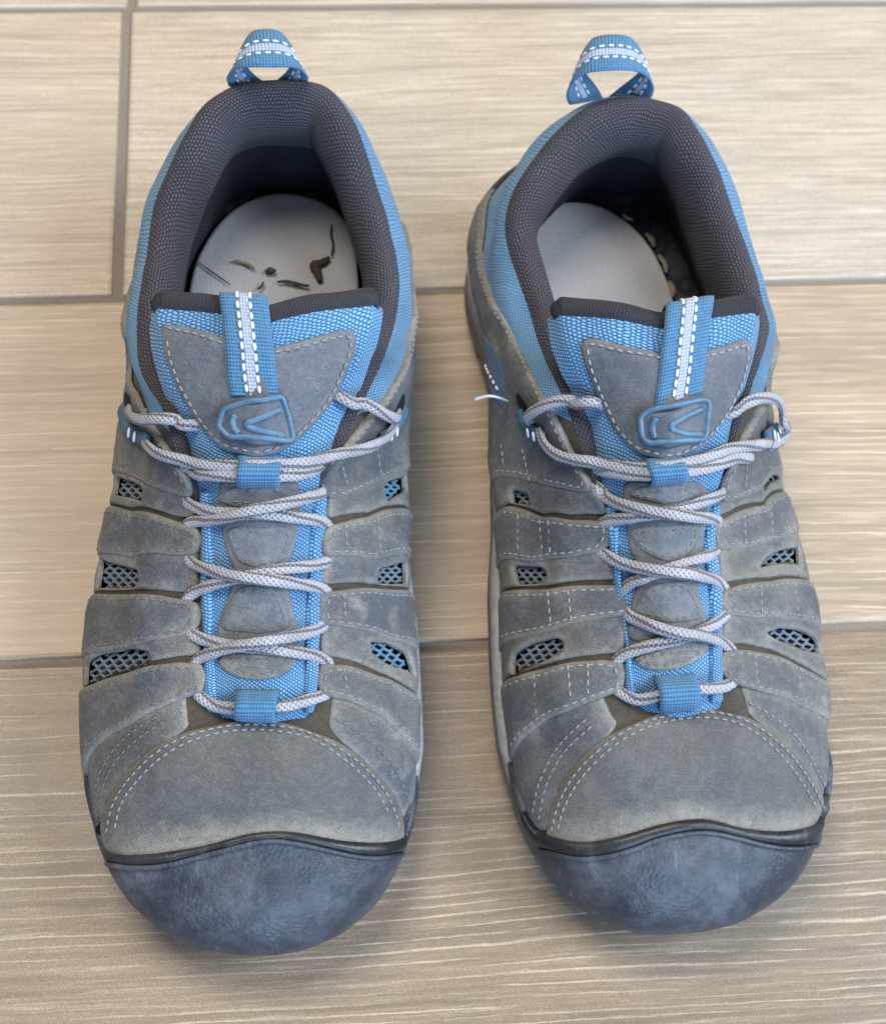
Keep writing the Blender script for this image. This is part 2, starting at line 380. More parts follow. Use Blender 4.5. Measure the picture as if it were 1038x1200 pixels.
def inset(P, d):
    n = len(P); A = 0.5*np.sum(P[:, 0]*np.roll(P[:, 1], -1)-np.roll(P[:, 0], -1)*P[:, 1])
    t = np.roll(P, -1, 0)-np.roll(P, 1, 0); t /= np.linalg.norm(t, axis=1, keepdims=True)+1e-12
    nn = np.stack([-t[:, 1], t[:, 0]], 1)*(1 if A > 0 else -1)
    return P+nn*d

def subdiv(P, mx):
    out = []
    for k in range(len(P)):
        a, b = P[k], P[(k+1) % len(P)]; n = max(1, int(np.ceil(np.linalg.norm(b-a)/mx)))
        for q in range(n): out.append(a+(b-a)*q/n)
    return np.array(out)
def to_uv(surf, pts, centre, vlow=None, side=0):
    """pixel points -> surface coordinates; 'D' drops from the point before it to the foot of the surface and comes back up at the next"""
    out = []; pts = list(pts)
    for k, p in enumerate(pts):
        if isinstance(p, str):
            a = surf.hit_near(*pts[k-1], *centre); nxt = pts[(k+1) % len(pts)]; b = surf.hit_near(*nxt, *centre)
            for f in (.3, .65, 1.0): out.append([a[0], a[1]+(vlow-a[1])*f])
            sh = -side*34 if p == 'H' else 0
            for f in (1.0, .65, .3): out.append([b[0]+sh*f, b[1]+(vlow+(8 if sh else 0)-b[1])*f])
        elif len(p) == 3: out.append([p[1], p[2]])
        else: out.append(surf.hit_near(*p, *centre))
    return np.array(out, float)

def panel(name, surf, uvp, th, mat, parent, step=.0016, smooth_it=2, edge_r=.0012, puff=0.0, base=-.0008, wob=.0002, lift=0.0, q=.25, seg=None, holes=()):
    m = surf.metric(uvp.mean(0)); P = uvp*m
    if seg: P = subdiv(P, seg)
    P = chaikin(P, smooth_it, True, q); P = resample(P, step*.8)
    H = [resample(np.asarray(h)*m, step*.7) for h in holes]
    def dist_all(X):
        d = dist_poly(P, X)
        for h in H: d = np.minimum(d, dist_poly(h, X))
        return d
    def inside(X):
        r = inpoly(P, X)
        for h in H: r &= ~inpoly(h, X)
        return r
    rings = [P]+H
    for h in H:
        for d in (edge_r*.4, edge_r):
            I = inset(h, -d); ok = inside(I) & (dist_all(I) > d*.75); rings.append(I[ok])
    for d in (edge_r*.3, edge_r):
        I = inset(P, d); ok = inside(I) & (dist_all(I) > d*.75); rings.append(I[ok])
    lo, hi = P.min(0), P.max(0)
    gx, gy = np.meshgrid(np.arange(lo[0], hi[0], step), np.arange(lo[1], hi[1], step)); X = np.stack([gx.ravel(), gy.ravel()], 1)
    X += (np.random.rand(*X.shape)-.5)*step*.2
    X = X[inside(X)]
    if len(X): X = X[dist_all(X) > edge_r+step*.5]
    n = len(P); allp = np.vstack(rings+[X])
    cons = [list(range(n))]; k_ = n
    for h in H: cons.append(list(range(k_, k_+len(h)))); k_ += len(h)
    vs, es, fs, ov, oe, of = delaunay_2d_cdt([Vector(p) for p in allp], [], cons, 1, 1e-7)
    V = np.array([list(v) for v in vs]); d = dist_all(V)
    if H:
        ok = inside(np.array([V[list(f)].mean(0) for f in fs])); fs = [f for f, q_ in zip(fs, ok) if q_]
    prof = np.where(d < edge_r, np.sqrt(np.clip(1-(1-d/edge_r)**2, 0, 1)), 1.0)
    off = th*(.25+.75*prof)+puff*(1-np.exp(-d/.003))+lift
    pos, nor = surf.at(V/m)
    wn = np.array([mnoise.noise(Vector(p)*160.0) for p in pos])*wob*(prof)
    top = pos+nor*(off+wn)[:, None]
    verts = list(top); faces = [list(f) for f in fs]
    # orient faces along the surface normal
    out = []
    for f in faces:
        a, b, c = top[f[0]], top[f[1]], top[f[2]]
        out.append(f if np.cross(b-a, c-a)@nor[f[0]] > 0 else f[::-1])
    # skirt from the boundary order of the outline
    key = {}
    for i, ovl in enumerate(ov):
        for q_ in ovl: key[q_] = i
    cen = top.mean(0); extra = []
    for ci, cl in enumerate(cons):
        bi = [key[k] for k in cl if k in key]; k0 = len(verts); extra += bi
        lc = top[bi].mean(0)
        for i in bi: verts.append(pos[i]+nor[i]*(base+min(lift, 0)))
        for k in range(len(bi)):
            a, b = bi[k], bi[(k+1) % len(bi)]; c, dd = k0+(k+1) % len(bi), k0+k
            f = [a, b, c, dd]; nrm = np.cross(verts[b]-verts[a], verts[c]-verts[a]); sg = nrm@(np.asarray(verts[a])-lc)
            out.append(f if (sg > 0) == (ci == 0) else f[::-1])
    uv = np.vstack([V, V[extra]]); ed = np.r_[d, np.zeros(len(extra))]
    o = link(name, np.array(verts), out, mat, parent, uv, True, {'edge': ed})
    o['_P'] = 0; del o['_P']
    return o, P, m

def capsules(name, segs, w, h, mat, parent):
    """short rounded thread dashes: segs = [(p0, p1, normal)]"""
    V, F = [], []
    for p0, p1, n in segs:
        ax = p1-p0; L = np.linalg.norm(ax)
        if L < 1e-5: continue
        ax /= L; sd = np.cross(n, ax); sd /= np.linalg.norm(sd)+1e-12
        b = len(V)
        for f, k in ((0, .35), (.2, 1), (.8, 1), (1, .35)):
            c = p0+(p1-p0)*f
            for a in range(6):
                an = a*math.pi/3; V.append(c+sd*math.cos(an)*w/2*k+n*(math.sin(an)*h/2*k))
        for r in range(3):
            for a in range(6): F.append([b+r*6+a, b+r*6+(a+1) % 6, b+(r+1)*6+(a+1) % 6, b+(r+1)*6+a])
        F.append([b+5-a for a in range(6)]); F.append([b+18+a for a in range(6)])
    return link(name, np.array(V), F, mat, parent)

def stitch_line(surf, uvl, off, pitch=.0027, duty=.66):
    """uvl: polyline in surface coordinates -> dash list"""
    pos, nor = surf.at(uvl); L = np.r_[0, np.cumsum(np.linalg.norm(np.diff(pos, axis=0), axis=1))]
    out = []; t = 0.0
    while t+pitch < L[-1]:
        q = np.array([t, t+pitch*duty]); jit = (random.random()-.5)*.0003
        p = np.stack([np.interp(q, L, pos[:, k]) for k in range(3)], 1); n = np.array([np.interp(t, L, nor[:, k]) for k in range(3)])
        n /= np.linalg.norm(n); out.append((p[0]+n*(off+jit*.3), p[1]+n*(off+jit*.3), n)); t += pitch*(1+random.uniform(-.06, .06))
    return out
def stitch_px(surf, px, centre, off, **k):
    P = resample(chaikin(px, 2, False), 3, False)
    return stitch_line(surf, np.array([surf.hit_near(*p, *centre) for p in P]), off, **k)
def stitch_inset(surf, P, m, d, off, sel=None, **k):
    I = inset(P, d); I = np.vstack([I, I[:1]]); uv = I/m
    if sel is None: return stitch_line(surf, uv, off, **k)
    segs = []; cur = []
    for q in uv:
        if sel(q): cur.append(q)
        else:
            if len(cur) > 3: segs += stitch_line(surf, np.array(cur), off, **k)
            cur = []
    if len(cur) > 3: segs += stitch_line(surf, np.array(cur), off, **k)
    return segs

def tube(name, C, rw, rh, mat, parent, up=None, ns=12, caps=True, taper=None, vlen=True):
    """oval tube along C; up = per-point normals (height axis)"""
    C = np.asarray(C, float); n = len(C); T = np.gradient(C, axis=0); T /= np.linalg.norm(T, axis=1, keepdims=True)+1e-12
    if up is None: up = np.tile([0, 0, 1.0], (n, 1))
    S = np.cross(T, up); S /= np.linalg.norm(S, axis=1, keepdims=True)+1e-12; Nn = np.cross(S, T)
    L = np.r_[0, np.cumsum(np.linalg.norm(np.diff(C, axis=0), axis=1))]
    V, F, UV = [], [], []
    for i in range(n):
        k = 1.0 if taper is None else taper[i]
        for a in range(ns+1):
            an = 2*math.pi*a/ns; V.append(C[i]+S[i]*math.cos(an)*rw*k+Nn[i]*math.sin(an)*rh*k); UV.append((a/ns, L[i]))
    for i in range(n-1):
        for a in range(ns):
            b = i*(ns+1)+a; F.append([b, b+1, b+ns+2, b+ns+1])
    if caps:
        F.append([a for a in range(ns)][::-1]); F.append([(n-1)*(ns+1)+a for a in range(ns)])
    return link(name, np.array(V), F, mat, parent, np.array(UV))

def ribbon(name, A, B, th, mat, parent, closed=False, stripe=None):
    """ruled band between edge curves A and B with thickness"""
    A = np.asarray(A); B = np.asarray(B); n = len(A); K = 9
    mid = (A+B)/2; T = np.gradient(mid, axis=0); W_ = B-A; N = np.cross(T, W_); N /= np.linalg.norm(N, axis=1, keepdims=True)+1e-12
    L = np.r_[0, np.cumsum(np.linalg.norm(np.diff(mid, axis=0), axis=1))]; w = np.linalg.norm(W_, axis=1).mean()
    V, F, UV = [], [], []
    for i in range(n):
        for s_ in (1, -1):
            for k in range(K):
                f = k/(K-1); e = th/2*(1 if 0 < k < K-1 else .45); V.append(A[i]+W_[i]*f+N[i]*s_*e); UV.append((f*w, L[i]))
    st = 2*K
    for i in range(n-1):
        for k in range(K-1):
            b = i*st+k; F.append([b, b+1, b+st+1, b+st]); b += K; F.append([b, b+st, b+st+1, b+1])
        b = i*st; F.append([b, b+st, b+st+K, b+K]); F.append([b+K-1, b+2*K-1, b+st+2*K-1, b+st+K-1])
    for i in (0, n-1): F.append([i*st+k for k in range(K)]+[i*st+K+k for k in range(K)][::-1])
    return link(name, np.array(V), F, mat, parent, np.array(UV)), N, L

# ------------------------------------------------------------------ floor
fl = link('floor', [(-2, -2, -.0014), (2, -2, -.0014), (2, 2, -.0014), (-2, 2, -.0014)], [[0, 1, 2, 3]], M['grout'])
fl['kind'] = 'structure'
def plank(x0, x1, y0, y1, mat, z=0.0, tilt=0.0):
    b = .0012; zt = z; V = []; F = []
    nx = 12
    def ring(ins, zz):
        return [(x0+ins, y0+ins, zz), (x1-ins, y0+ins, zz), (x1-ins, y1-ins, zz), (x0+ins, y1-ins, zz)]
    for r in (ring(0, -.008), ring(0, zt-b*.9), ring(b*.35, zt-b*.25), ring(b*1.3, zt)): V += r
    for k in range(3):
        for a in range(4): F.append([k*4+a, k*4+(a+1) % 4, k*4+4+(a+1) % 4, k*4+4+a])
    F.append([12, 13, 14, 15])
    me = bpy.data.meshes.new('plank'); c = ((x0+x1)/2, (y0+y1)/2, 0)
    me.from_pydata([(v[0]-c[0], v[1]-c[1], v[2]) for v in V], [], F); me.materials.append(mat)
    o = bpy.data.objects.new('plank', me); col.objects.link(o); o.parent = fl; o.location = c; o.rotation_euler.z = tilt
    return o
Y0 = .24787; WP = .15; g = .0015
rows = [  # (k, joints, mats)  row k spans Y0-(k+1)*WP .. Y0-k*WP
 (-3, [-.9, .25, 1.4], ['mid', 'pale2']), (-2, [-1.3, -.35, .8], ['pale', 'mid']),
 (-1, [-1.0, -.12, 1.1], ['pale2', 'pale2']), (0, [-1.25, -.1222, 1.0], ['pale', 'pale2']),
 (1, [-.72, .47, 1.5], ['mid', 'pale']), (2, [-1.5, -.33, .85], ['mid', 'brown']),
 (3, [-1.2, -.42, .70], ['pale', 'brown']), (4, [-1.4, .2, 1.2], ['brown', 'mid']), (5, [-1.0, 0, 1.1], ['mid', 'brown'])]
for k, J, ms in rows:
    for a in range(len(J)-1):
        plank(J[a]+g+.0006, J[a+1]-g-.0006, Y0-(k+1)*WP+g, Y0-k*WP-g, PL[ms[a % len(ms)]], random.uniform(-.0003, .0002), random.uniform(-.0004, .0004))

# ------------------------------------------------------------------ shoe control data (mm in the floor frame; collar line traced per shoe)
LB = [  # R0, R1, R2 per spoke, toe -> picture left -> heel -> picture right (left shoe)
 ((-64,-157,19),(-64.5,-153,34),(-65,-127,47)), ((-97,-150,19),(-97,-146,33),(-91,-122,46)), ((-118,-125,20),(-117,-123,33),(-107,-111,46)),
 ((-124,-94,22),(-123,-93,35),(-110,-90,48)), ((-123.5,-70,24),(-124,-70,39),(-111,-69,51)), ((-121,-46,25),(-122,-47,42),(-109,-49,54)),
 ((-118,-28,26),(-120,-30,44),(-107,-32,57)), ((-115,-10,27),(-118,-12,45),(-106,-14,61)), ((-111,10,28),(-115.5,9,47),(-106,4,65)),
 ((-107,30,29),(-113,28,50),(-107.5,20,69)), ((-103,48,30),(-112,45,51),(-109.5,36,66)), ((-101,63,31),(-111,59,49),(-109.5,49,62)),
 ((-100,80,31),(-108,78,47),(-107.5,71,59)), ((-97,98,31),(-103,97,46),(-103,92,61)), ((-92,112,31),(-97,110,46),(-96,107,64)),
 ((-83,124,31),(-87,122,46),(-86.5,119,66)), ((-71,131,31),(-72,131,47),(-71.5,128,68)), ((-56,134,31),(-56,134,47),(-56,130.5,68)),
 ((-41,131,31),(-39,131,47),(-40,128,68)), ((-30,124,31),(-27,122,46),(-28,119.5,66)), ((-22,112,31),(-18,110,46),(-20.5,107,64)),
 ((-18,98,31),(-13,95,46),(-14.5,90,61)), ((-17,80,31),(-11,78,47),(-10.5,70,59)), ((-19,62,31),(-11,58,49),(-9.5,48,62)),
 ((-21,44,30),(-11,41,51),(-10.5,33,66)), ((-22,25,29),(-12.5,23,50),(-14,16,69)), ((-21,6,28),(-14.5,4,47),(-22,-1,66)),
 ((-20,-15,27),(-15,-16,45),(-24,-18,61)), ((-18,-32,26),(-16,-34,44),(-24,-36,57)), ((-17,-50,25),(-16,-51,42),(-24,-53,54)),
 ((-16.5,-70,24),(-15.5,-70,39),(-24,-71,51)), ((-16.5,-94,22),(-16.5,-94,35),(-26,-92,48)), ((-19,-122,20),(-20,-120,33),(-30,-112,46)), ((-36,-148,19),(-37,-144,33),(-43,-123,46.5))]
L3 = [(305,841,.058),(270,839,.058),(250,828,.0588),(244,780,.062),(240,735,.065),(237,690,.068),(238,640,.073),(234,590,.079),(212,548,.0845),(192,486,.088),
 (167,442,.081),(161,390,.076),(167,319,.073),(181,238,.077),(205,182,.084),(233,129,.090),(273,100,.0925),(322,94,.093),(370,98,.0925),(399,120,.090),(424,166,.085),
 (447,230,.077),(464,300,.0735),(467,362,.0745),(454,410,.079),(431,460,.087),(394,540,.086),(385,590,.079),(380,640,.073),(373,690,.068),(370,735,.065),(369,780,.062),(364,828,.0588),(340,839,.058)]
R3 = [(808,830,.058),(772,832,.058),(746,822,.0588),(737,782,.062),(733,740,.065),(725,690,.068),(715,645,.073),(706,595,.079),(690,548,.0845),(660,468,.087),
 (640,425,.080),(624,380,.076),(604,318,.073),(591,262,.075),(604,216,.079),(634,172,.083),(680,129,.087),(735,112,.088),(780,119,.087),(808,138,.085),(833,180,.081),
 (852,228,.076),(876,293,.0725),(893,345,.073),(900,395,.076),(882,446,.085),(858,535,.085),(846,585,.079),(838,635,.073),(840,690,.068),(842,735,.065),(843,775,.062),(844,812,.0588),(833,826,.058)]
_lat = {1: 2.2, 2: 2.8, 3: 2.5, 4: 2.5, 5: 2.5, 6: 3, 7: 4, 8: 5, 9: 5.5, 10: 5, 11: 4, 12: 2.5, 13: 1}
_med = {33: 2.2, 32: 2.6, 31: 1.8, 30: 1.5, 29: 1.3, 28: 1.3, 27: 1.3, 26: 1.6, 25: 2.5, 24: 3.5, 23: 2.5, 22: 1.0, 21: 0}
def _adj(k, sp):
    d = _lat.get(k, 0)-_med.get(k, 0); e = 1.2 if k in (0, 1, 33) else (.8 if k in (2, 32) else 0)
    return ((sp[0][0]+d, sp[0][1]+e, sp[0][2]), (sp[1][0]+d, sp[1][1]+e, sp[1][2]), (sp[2][0]+d*.8, sp[2][1], sp[2][2]))
LB = [_adj(k, sp) for k, sp in enumerate(LB)]
def warp(p):
    x, y, z = p; dx = np.interp(y, [-160, -80, 20, 125], [-2.6, -2.6, 5.5, 13.5]); dx = -2.6+(dx+2.6)*np.interp(z, [32, 47, 59, 69], [.2, .35, .7, .9]); return (-x+dx, y-1.5-max(0, (y-60))*.06, z)
RB = [tuple(warp(p) for p in LB[(34-k) % 34]) for k in range(34)]

NU, NO, NL = 408, 64, 40        # around, outer rows, lining rows
def zbot(y): return .0008+.010*min(max((-.105-y)/.055, 0.0), 1.0)**1.6
def build_upper(B, T3):
    """-> Surf (outer rows then lining rows), row index of the opening edge"""
    ctrl = []; n = len(B)
    R3w = np.array([U(*p) for p in T3])
    # inward normals of the opening in plan
    tan = np.roll(R3w, -1, 0)-np.roll(R3w, 1, 0); inn = np.stack([tan[:, 1], -tan[:, 0], np.zeros(n)], 1); inn /= np.linalg.norm(inn, axis=1, keepdims=True)
    cen = R3w.mean(0)
    for k in range(n):
        if inn[k]@(cen-R3w[k]) < 0 and k not in (0,): inn[k] = -inn[k]
    outer, lin = [], []
    ca = R3w[17][:2]
    for k in range(n):
        r0, r1, r2 = (np.array(p)/1000 for p in B[k]); r3 = R3w[k]
        o = r0-np.array([0, 0, 0]); dirc = r0[:2]-np.array([cen[0], np.clip(r0[1], cen[1]-.06, cen[1]+.06)]); dirc /= np.linalg.norm(dirc)
        r00 = np.array([r0[0]-dirc[0]*.002, r0[1]-dirc[1]*.002, zbot(r0[1])+.004])
        r03 = (r2+r3)/2+np.array([0, 0, .0016])+np.r_[(r2[:2]-r3[:2])*.12, 0]
        if 9 <= k <= 25: r03 = (r2+r3)/2-inn[k]*.0024+np.array([0, 0, .0016])
        outer.append([r00, r0, r1, r2, r03, r3])
        i = inn[k]; z = np.array([0, 0, 1.0])
        if 9 <= k <= 25:
            h = abs(k-17)/8.0   # 0 heel .. 1 front
            hb = 1-min(1, h*1.3)
            lin.append([r3, r3+i*.0035+z*.0026, r3+i*.0085+z*.0005, r3+i*(.0115+.002*hb)-z*.010, r3+i*(.0115-.001*hb)-z*.020, np.r_[(r3+i*(.0085-.0065*hb))[:2], .0355]])
        else:
            lin.append([r3, r3+i*.003-z*.0012, r3+i*.005-z*.004, r3+i*.006-z*.010, r3+i*.006-z*.018, np.r_[(r3+i*.006)[:2], .030]])
    outer = np.roll(np.array(outer), -17, 0); lin = np.roll(np.array(lin), -17, 0)
    def loft(C, rows):
        pad = 6; Cp = np.concatenate([C[-pad:], C, C[:pad]]); kn = np.arange(-pad, n+pad)
        tu = np.arange(NU)/NU*n; A = spline(kn, Cp, tu)
        for _ in range(5): A = .5*A+.25*(np.roll(A, 1, 0)+np.roll(A, -1, 0))
        ch = np.linalg.norm(np.diff(C, axis=1), axis=2).mean(0); tk = np.r_[0, np.cumsum(ch)]
        return np.transpose(spline(tk, np.transpose(A, (1, 0, 2)), np.linspace(0, tk[-1], rows)), (1, 0, 2)), tk/tk[-1]
    Go, tk = loft(outer, NO); Gl, _ = loft(lin, NL)
    G = np.concatenate([Go, Gl[:, 1:]], 1)
    s = Surf(G, True)
    # outward normal check at the toe
    if s.N[NU//2, 20] @ np.array([0, -1, .5]) < 0: s.flip()
    # soft unevenness of worn uppers
    d = np.array([mnoise.noise(Vector(p)*38.0)*.0011+mnoise.noise(Vector(p)*95.0)*.0005 for p in s.V]).reshape(s.nu, s.nv)
    wv = np.clip((np.arange(s.nv)-8)/16, 0, 1)
    G2 = G+s.N*(d*wv[None])[:, :, None]
    s2 = Surf(G2, True)
    if s2.N[NU//2, 20] @ np.array([0, -1, .5]) < 0: s2.flip()
    return s2, tk

def build_tongue(rows):
    L = np.array([U(*r[0]) for r in rows]); Cn = np.array([U(*r[1]) for r in rows]); Rr = np.array([U(*r[2]) for r in rows])
    k = np.arange(len(rows)); tt = np.linspace(0, len(rows)-1, 110)
    L, Cn, Rr = (spline(k, A, tt) for A in (L, Cn, Rr))
    us = np.linspace(-1.16, 1.16, 60); G = np.zeros((60, 110, 3))
    for a, u in enumerate(us):
        f = min(abs(u), 1.0); E = L if u < 0 else Rr
        w = f**1.0; p = Cn+(E-Cn)*f; base = p[:, 2]
        arch = (Cn[:, 2]-E[:, 2])
        p[:, 2] = E[:, 2]+arch*np.cos(f*math.pi/2)**.9
        if abs(u) > 1:
            ex = (abs(u)-1)/.16; dd = (E-Cn); dd[:, 2] = 0; dd /= np.linalg.norm(dd, axis=1, keepdims=True); p = p+dd*.003*ex; p[:, 2] -= .006*ex
        G[a] = p
    # bumps of padding
    s = Surf(G, False)
    if s.N[30, 55][2] < 0: s.flip()
    d = np.array([mnoise.noise(Vector(p)*55.0)*.0010+mnoise.noise(Vector(p)*140.0)*.0004 for p in s.V]).reshape(s.nu, s.nv)
    s2 = Surf(G+s.N*d[:, :, None], False)
    if s2.N[30, 55][2] < 0: s2.flip()
    return s2

def grid_faces(s, i0, i1, j0, j1, keep=None):
    """faces of cells; returns used vertices re-indexed"""
    idx = {}; V = []; F = []; UV = []; E = []
    Lu = np.linalg.norm(np.roll(s.G, -1, 0)-s.G, axis=2).mean(1); Lv = np.linalg.norm(np.diff(s.G, axis=1), axis=2).mean(0)
    cu = np.r_[0, np.cumsum(Lu)]; cv = np.r_[0, np.cumsum(Lv)]
    def vid(i, j):
        k = (i, j)
        if k not in idx:
            idx[k] = len(V); V.append(s.G[i % s.nu, j]); UV.append((cu[i], cv[j]))
        return idx[k]
    flipf = None
    for i in range(i0, i1):
        for j in range(j0, j1):
            if keep is not None and not keep(i+.5, j+.5): continue
            f = [vid(i, j), vid(i+1, j), vid(i+1, j+1), vid(i, j+1)]
            if flipf is None:
                a, b, c = (V[q] for q in f[:3]); flipf = np.cross(b-a, c-a)@s.N[i % s.nu, j] < 0
            F.append(f[::-1] if flipf else f)
    return np.array(V), F, np.array(UV)

# ------------------------------------------------------------------ the shoe
def px_curve(pts, n):
    P = np.array([U(*p) for p in pts]); k = np.arange(len(P)); return spline(k, P, np.linspace(0, len(P)-1, n))

def build_shoe(D, label):
    S, tk = build_upper(D['B'], D['R3']); T = build_tongue(D['tongue'])
    cen = D['centre']; tcen = D['tcentre']
    root = empty('hiking_shoe', (*U(*D['base'], 0.0)[:2], 0.0), label, 'shoe', 'pair of worn hiking shoes')
    jR0 = tk[1]*(NO-1); vlow = jR0+1.0
    # ---- window polygons (holes in the upper)
    wins = []
    for w in D['windows']:
        uv = to_uv(S, w[0], cen, jR0+6); m = S.metric(uv.mean(0)); P = resample(chaikin(subdiv(uv*m, .004), 2), .0009)
        wins.append((P/m, w, m))
    ncol = NU/34.0
    def blue(i, j):
        k = i/ncol; k = k if k < 17 else 34-k
        if k > 8.3 or j > NO-1: return False
        return j > (NO-1)*np.interp(k, [0, 4, 6, 8.3], [.52, .42, .48, .84])
    W2 = [w[0] for w in wins]; box = [(p.min(0), p.max(0)) for p in W2]
    def inwin(i, j):
        for p, (lo, hi) in zip(W2, box):
            if lo[0] <= i <= hi[0] and lo[1] <= j <= hi[1] and inpoly(p, np.array([[i, j]]))[0]: return True
        return False
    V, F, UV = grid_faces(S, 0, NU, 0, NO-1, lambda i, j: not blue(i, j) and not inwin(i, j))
    link('upper', V, F, M['leather_dirt_shade'], root, UV, attrs={'edge': np.full(len(V), .02)})
    V, F, UV = grid_faces(S, 0, NU, 0, NO-1, blue); link('collar', V, F, M['blue_mesh'], root, UV)
    jd = NO-1+int(NL*.55)
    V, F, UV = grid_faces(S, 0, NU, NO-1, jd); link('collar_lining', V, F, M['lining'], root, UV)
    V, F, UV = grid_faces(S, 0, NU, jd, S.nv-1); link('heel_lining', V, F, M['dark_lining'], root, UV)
    # ---- sole
    ring = S.at(np.stack([np.arange(NU), np.full(NU, jR0)], 1))[0]
    for _ in range(6): ring = .5*ring+.25*(np.roll(ring, 1, 0)+np.roll(ring, -1, 0))
    tn = np.roll(ring, -1, 0)-np.roll(ring, 1, 0); nn = np.stack([tn[:, 1], -tn[:, 0]], 1); nn /= np.linalg.norm(nn, axis=1, keepdims=True)
    if ((ring[:, :2]-ring[:, :2].mean(0))*nn).sum() < 0: nn = -nn
    y = ring[:, 1]; so = np.interp(y, [-.132, -.118, -.095, .2], [-.0015, .0003, .0040, .0036]); zb = np.array([zbot(q) for q in y])
    def soling(off, z): return np.c_[ring[:, :2]+nn*(so+off)[:, None], z]
    def strip(name, rings, mat, cap=True):
        V = np.vstack(rings); F = []
        for r in range(len(rings)-1):
            for i in range(NU): i2 = (i+1) % NU; F.append([r*NU+i, r*NU+i2, (r+1)*NU+i2, (r+1)*NU+i])
        if cap: F.append(list(range(NU))[::-1]); F.append([(len(rings)-1)*NU+i for i in range(NU)])
        o = link(name, V, F, mat, root)
        bm = bmesh.new(); bm.from_mesh(o.data); bmesh.ops.recalc_face_normals(bm, faces=bm.faces); bm.to_mesh(o.data); bm.free(); return o
    zt = ring[:, 2]+.0015; zm = zb+.010+(zt-zb-.010)*.0
    gro = np.sin(np.arange(NU)/NU*2*math.pi*60)
    strip('midsole', [soling(-.012, zt-.003), soling(-.006, zt+.0003), soling(-.0016, zt+.0004), soling(-.0002, zt-.0012), soling(.0006, zt-.005), soling(.0002, (zt+zm)/2), soling(.0004, zm-.0004)], M['midsole'])
    lug = np.where(gro > -.25, 1.0, 0.0)
    strip('outsole', [soling(-.0006, zm), soling(-.0008, zm-.001), soling(-.0010, zb+.005), soling(-.0018+.0008*lug, zb+.0042), soling(-.0040+.0026*lug, zb+.0006), soling(-.0055+.0030*lug, zb), soling(-.014+0*lug, zb+.0008)], M['outsole'])
    # ---- toe panel, bumper, rim
    uv = to_uv(S, D['toe_panel'], cen); tp, P, m = panel('toe_panel', S, uv, .0013, M['toe_leather'], root, .0018, puff=.0006)
    lp = np.array([S.at(S.hit_near(*p, *cen))[0][0] for p in resample(chaikin(D['lip'], 2, False), 6, False)])-np.array(ORIGIN[root.name]); vv = np.array([v.co[:] for v in tp.data.vertices]); at_ = tp.data.attributes.new('lip', 'FLOAT', 'POINT')
    at_.data.foreach_set('value', np.linalg.norm(vv[:, None]-lp[None], axis=2).min(1).astype(np.float32))
    capsules('stitching', stitch_px(S, D['toe_stitch'], cen, .0021)+stitch_px(S, D['toe_stitch2'], cen, .0020), .0007, .0006, M['stitch'], tp)
    lip = [S.hit_near(*p, *cen) for p in chaikin(D['lip'], 2, False)]
    lip = [lip[0]+np.array([8, -3.5]), lip[0]+np.array([4, -1.2])]+lip+[lip[-1]+np.array([-4, -1.2]), lip[-1]+np.array([-8, -3.5])]
    a = np.array([lip[0][0]+9, jR0*.55]); b = np.array([lip[-1][0]-9, jR0*.55]); bot = [[b[0]+(a[0]-b[0])*f, .4] for f in np.linspace(.03, .97, 40)]
    uv = np.array([a]+lip+[b]+bot); bp, P, m = panel('toe_bumper', S, uv, .0026, M['bumper'], root, .0017, smooth_it=1, edge_r=.0016)
    l2 = [S.hit_near(*p, *cen) for p in chaikin(D['lip2'], 2, False)]; uv = np.array(lip[1:-1]+[l2[-1]+np.array([-3, -1.5])]+l2[::-1]+[l2[0]+np.array([3, -1.5])])
    panel('bumper_rim', S, uv, .0033, M['bumper_rim'], bp, .0016, smooth_it=1, edge_r=.0018)
    r_ = [S.at(S.hit_near(*p, *cen)) for p in resample(chaikin(D['lip2'], 2, False), 3, False)]; Nn = np.array([q[1][0] for q in r_])
    tube('bumper_ridge', np.array([q[0][0] for q in r_])+Nn*.0030, .0008, .0007, M['bumper'], bp, Nn, 8)
    for kq in range(-2, 3):
        u0 = NU/2+kq*3.4+random.uniform(-.4, .4); wq = random.uniform(.8, 1.2)
        panel('lug', S, np.array([[u0-wq, .3], [u0+wq, .3], [u0+wq, 2.6+random.uniform(-.6, .8)], [u0-wq, 2.6+random.uniform(-.6, .8)]]), .0042, M['outsole'], root, .0016, seg=.003, edge_r=.0008)
    # ---- vamp side seams
    for sl in D['seams']: capsules('seam_stitching', stitch_px(S, sl, cen, .0012), .0006, .0005, M['stitch_dark'] if not D['light_thread'] else M['stitch'], root)
    # ---- straps
    for k, (pts, side) in enumerate(D['straps']):
        uv = to_uv(S, pts, cen, vlow+3, side); nm = 'eyelet_panel' if k % 4 == 0 else 'strap'
        o, P, m = panel(nm, S, uv, .0019, M['leather'], root, .0016, puff=.0003, edge_r=.0010, seg=None if k % 4 == 0 else .0042, wob=.0004)
        sel = lambda q: q[1] > jR0+9 and q[1] < NO+3
        d = stitch_inset(S, P, m, .0021, .0021, sel, pitch=.0029)
        for ln in D['cross'][k]: d += stitch_px(S, ln, cen, .0022)
        capsules('stitching', d, .00055, .0005, M['stitch_light'] if D['light_thread'] and side < 0 else (M['stitch_dark'] if side < 0 else M['stitch']), o)
    # ---- side panels between the straps (the mesh windows are cut in them)
    def edge_pts(k):
        pts = D['straps'][k][0]; di = [q for q, p in enumerate(pts) if isinstance(p, str)][0]; return pts[1:di], pts[di+1:]
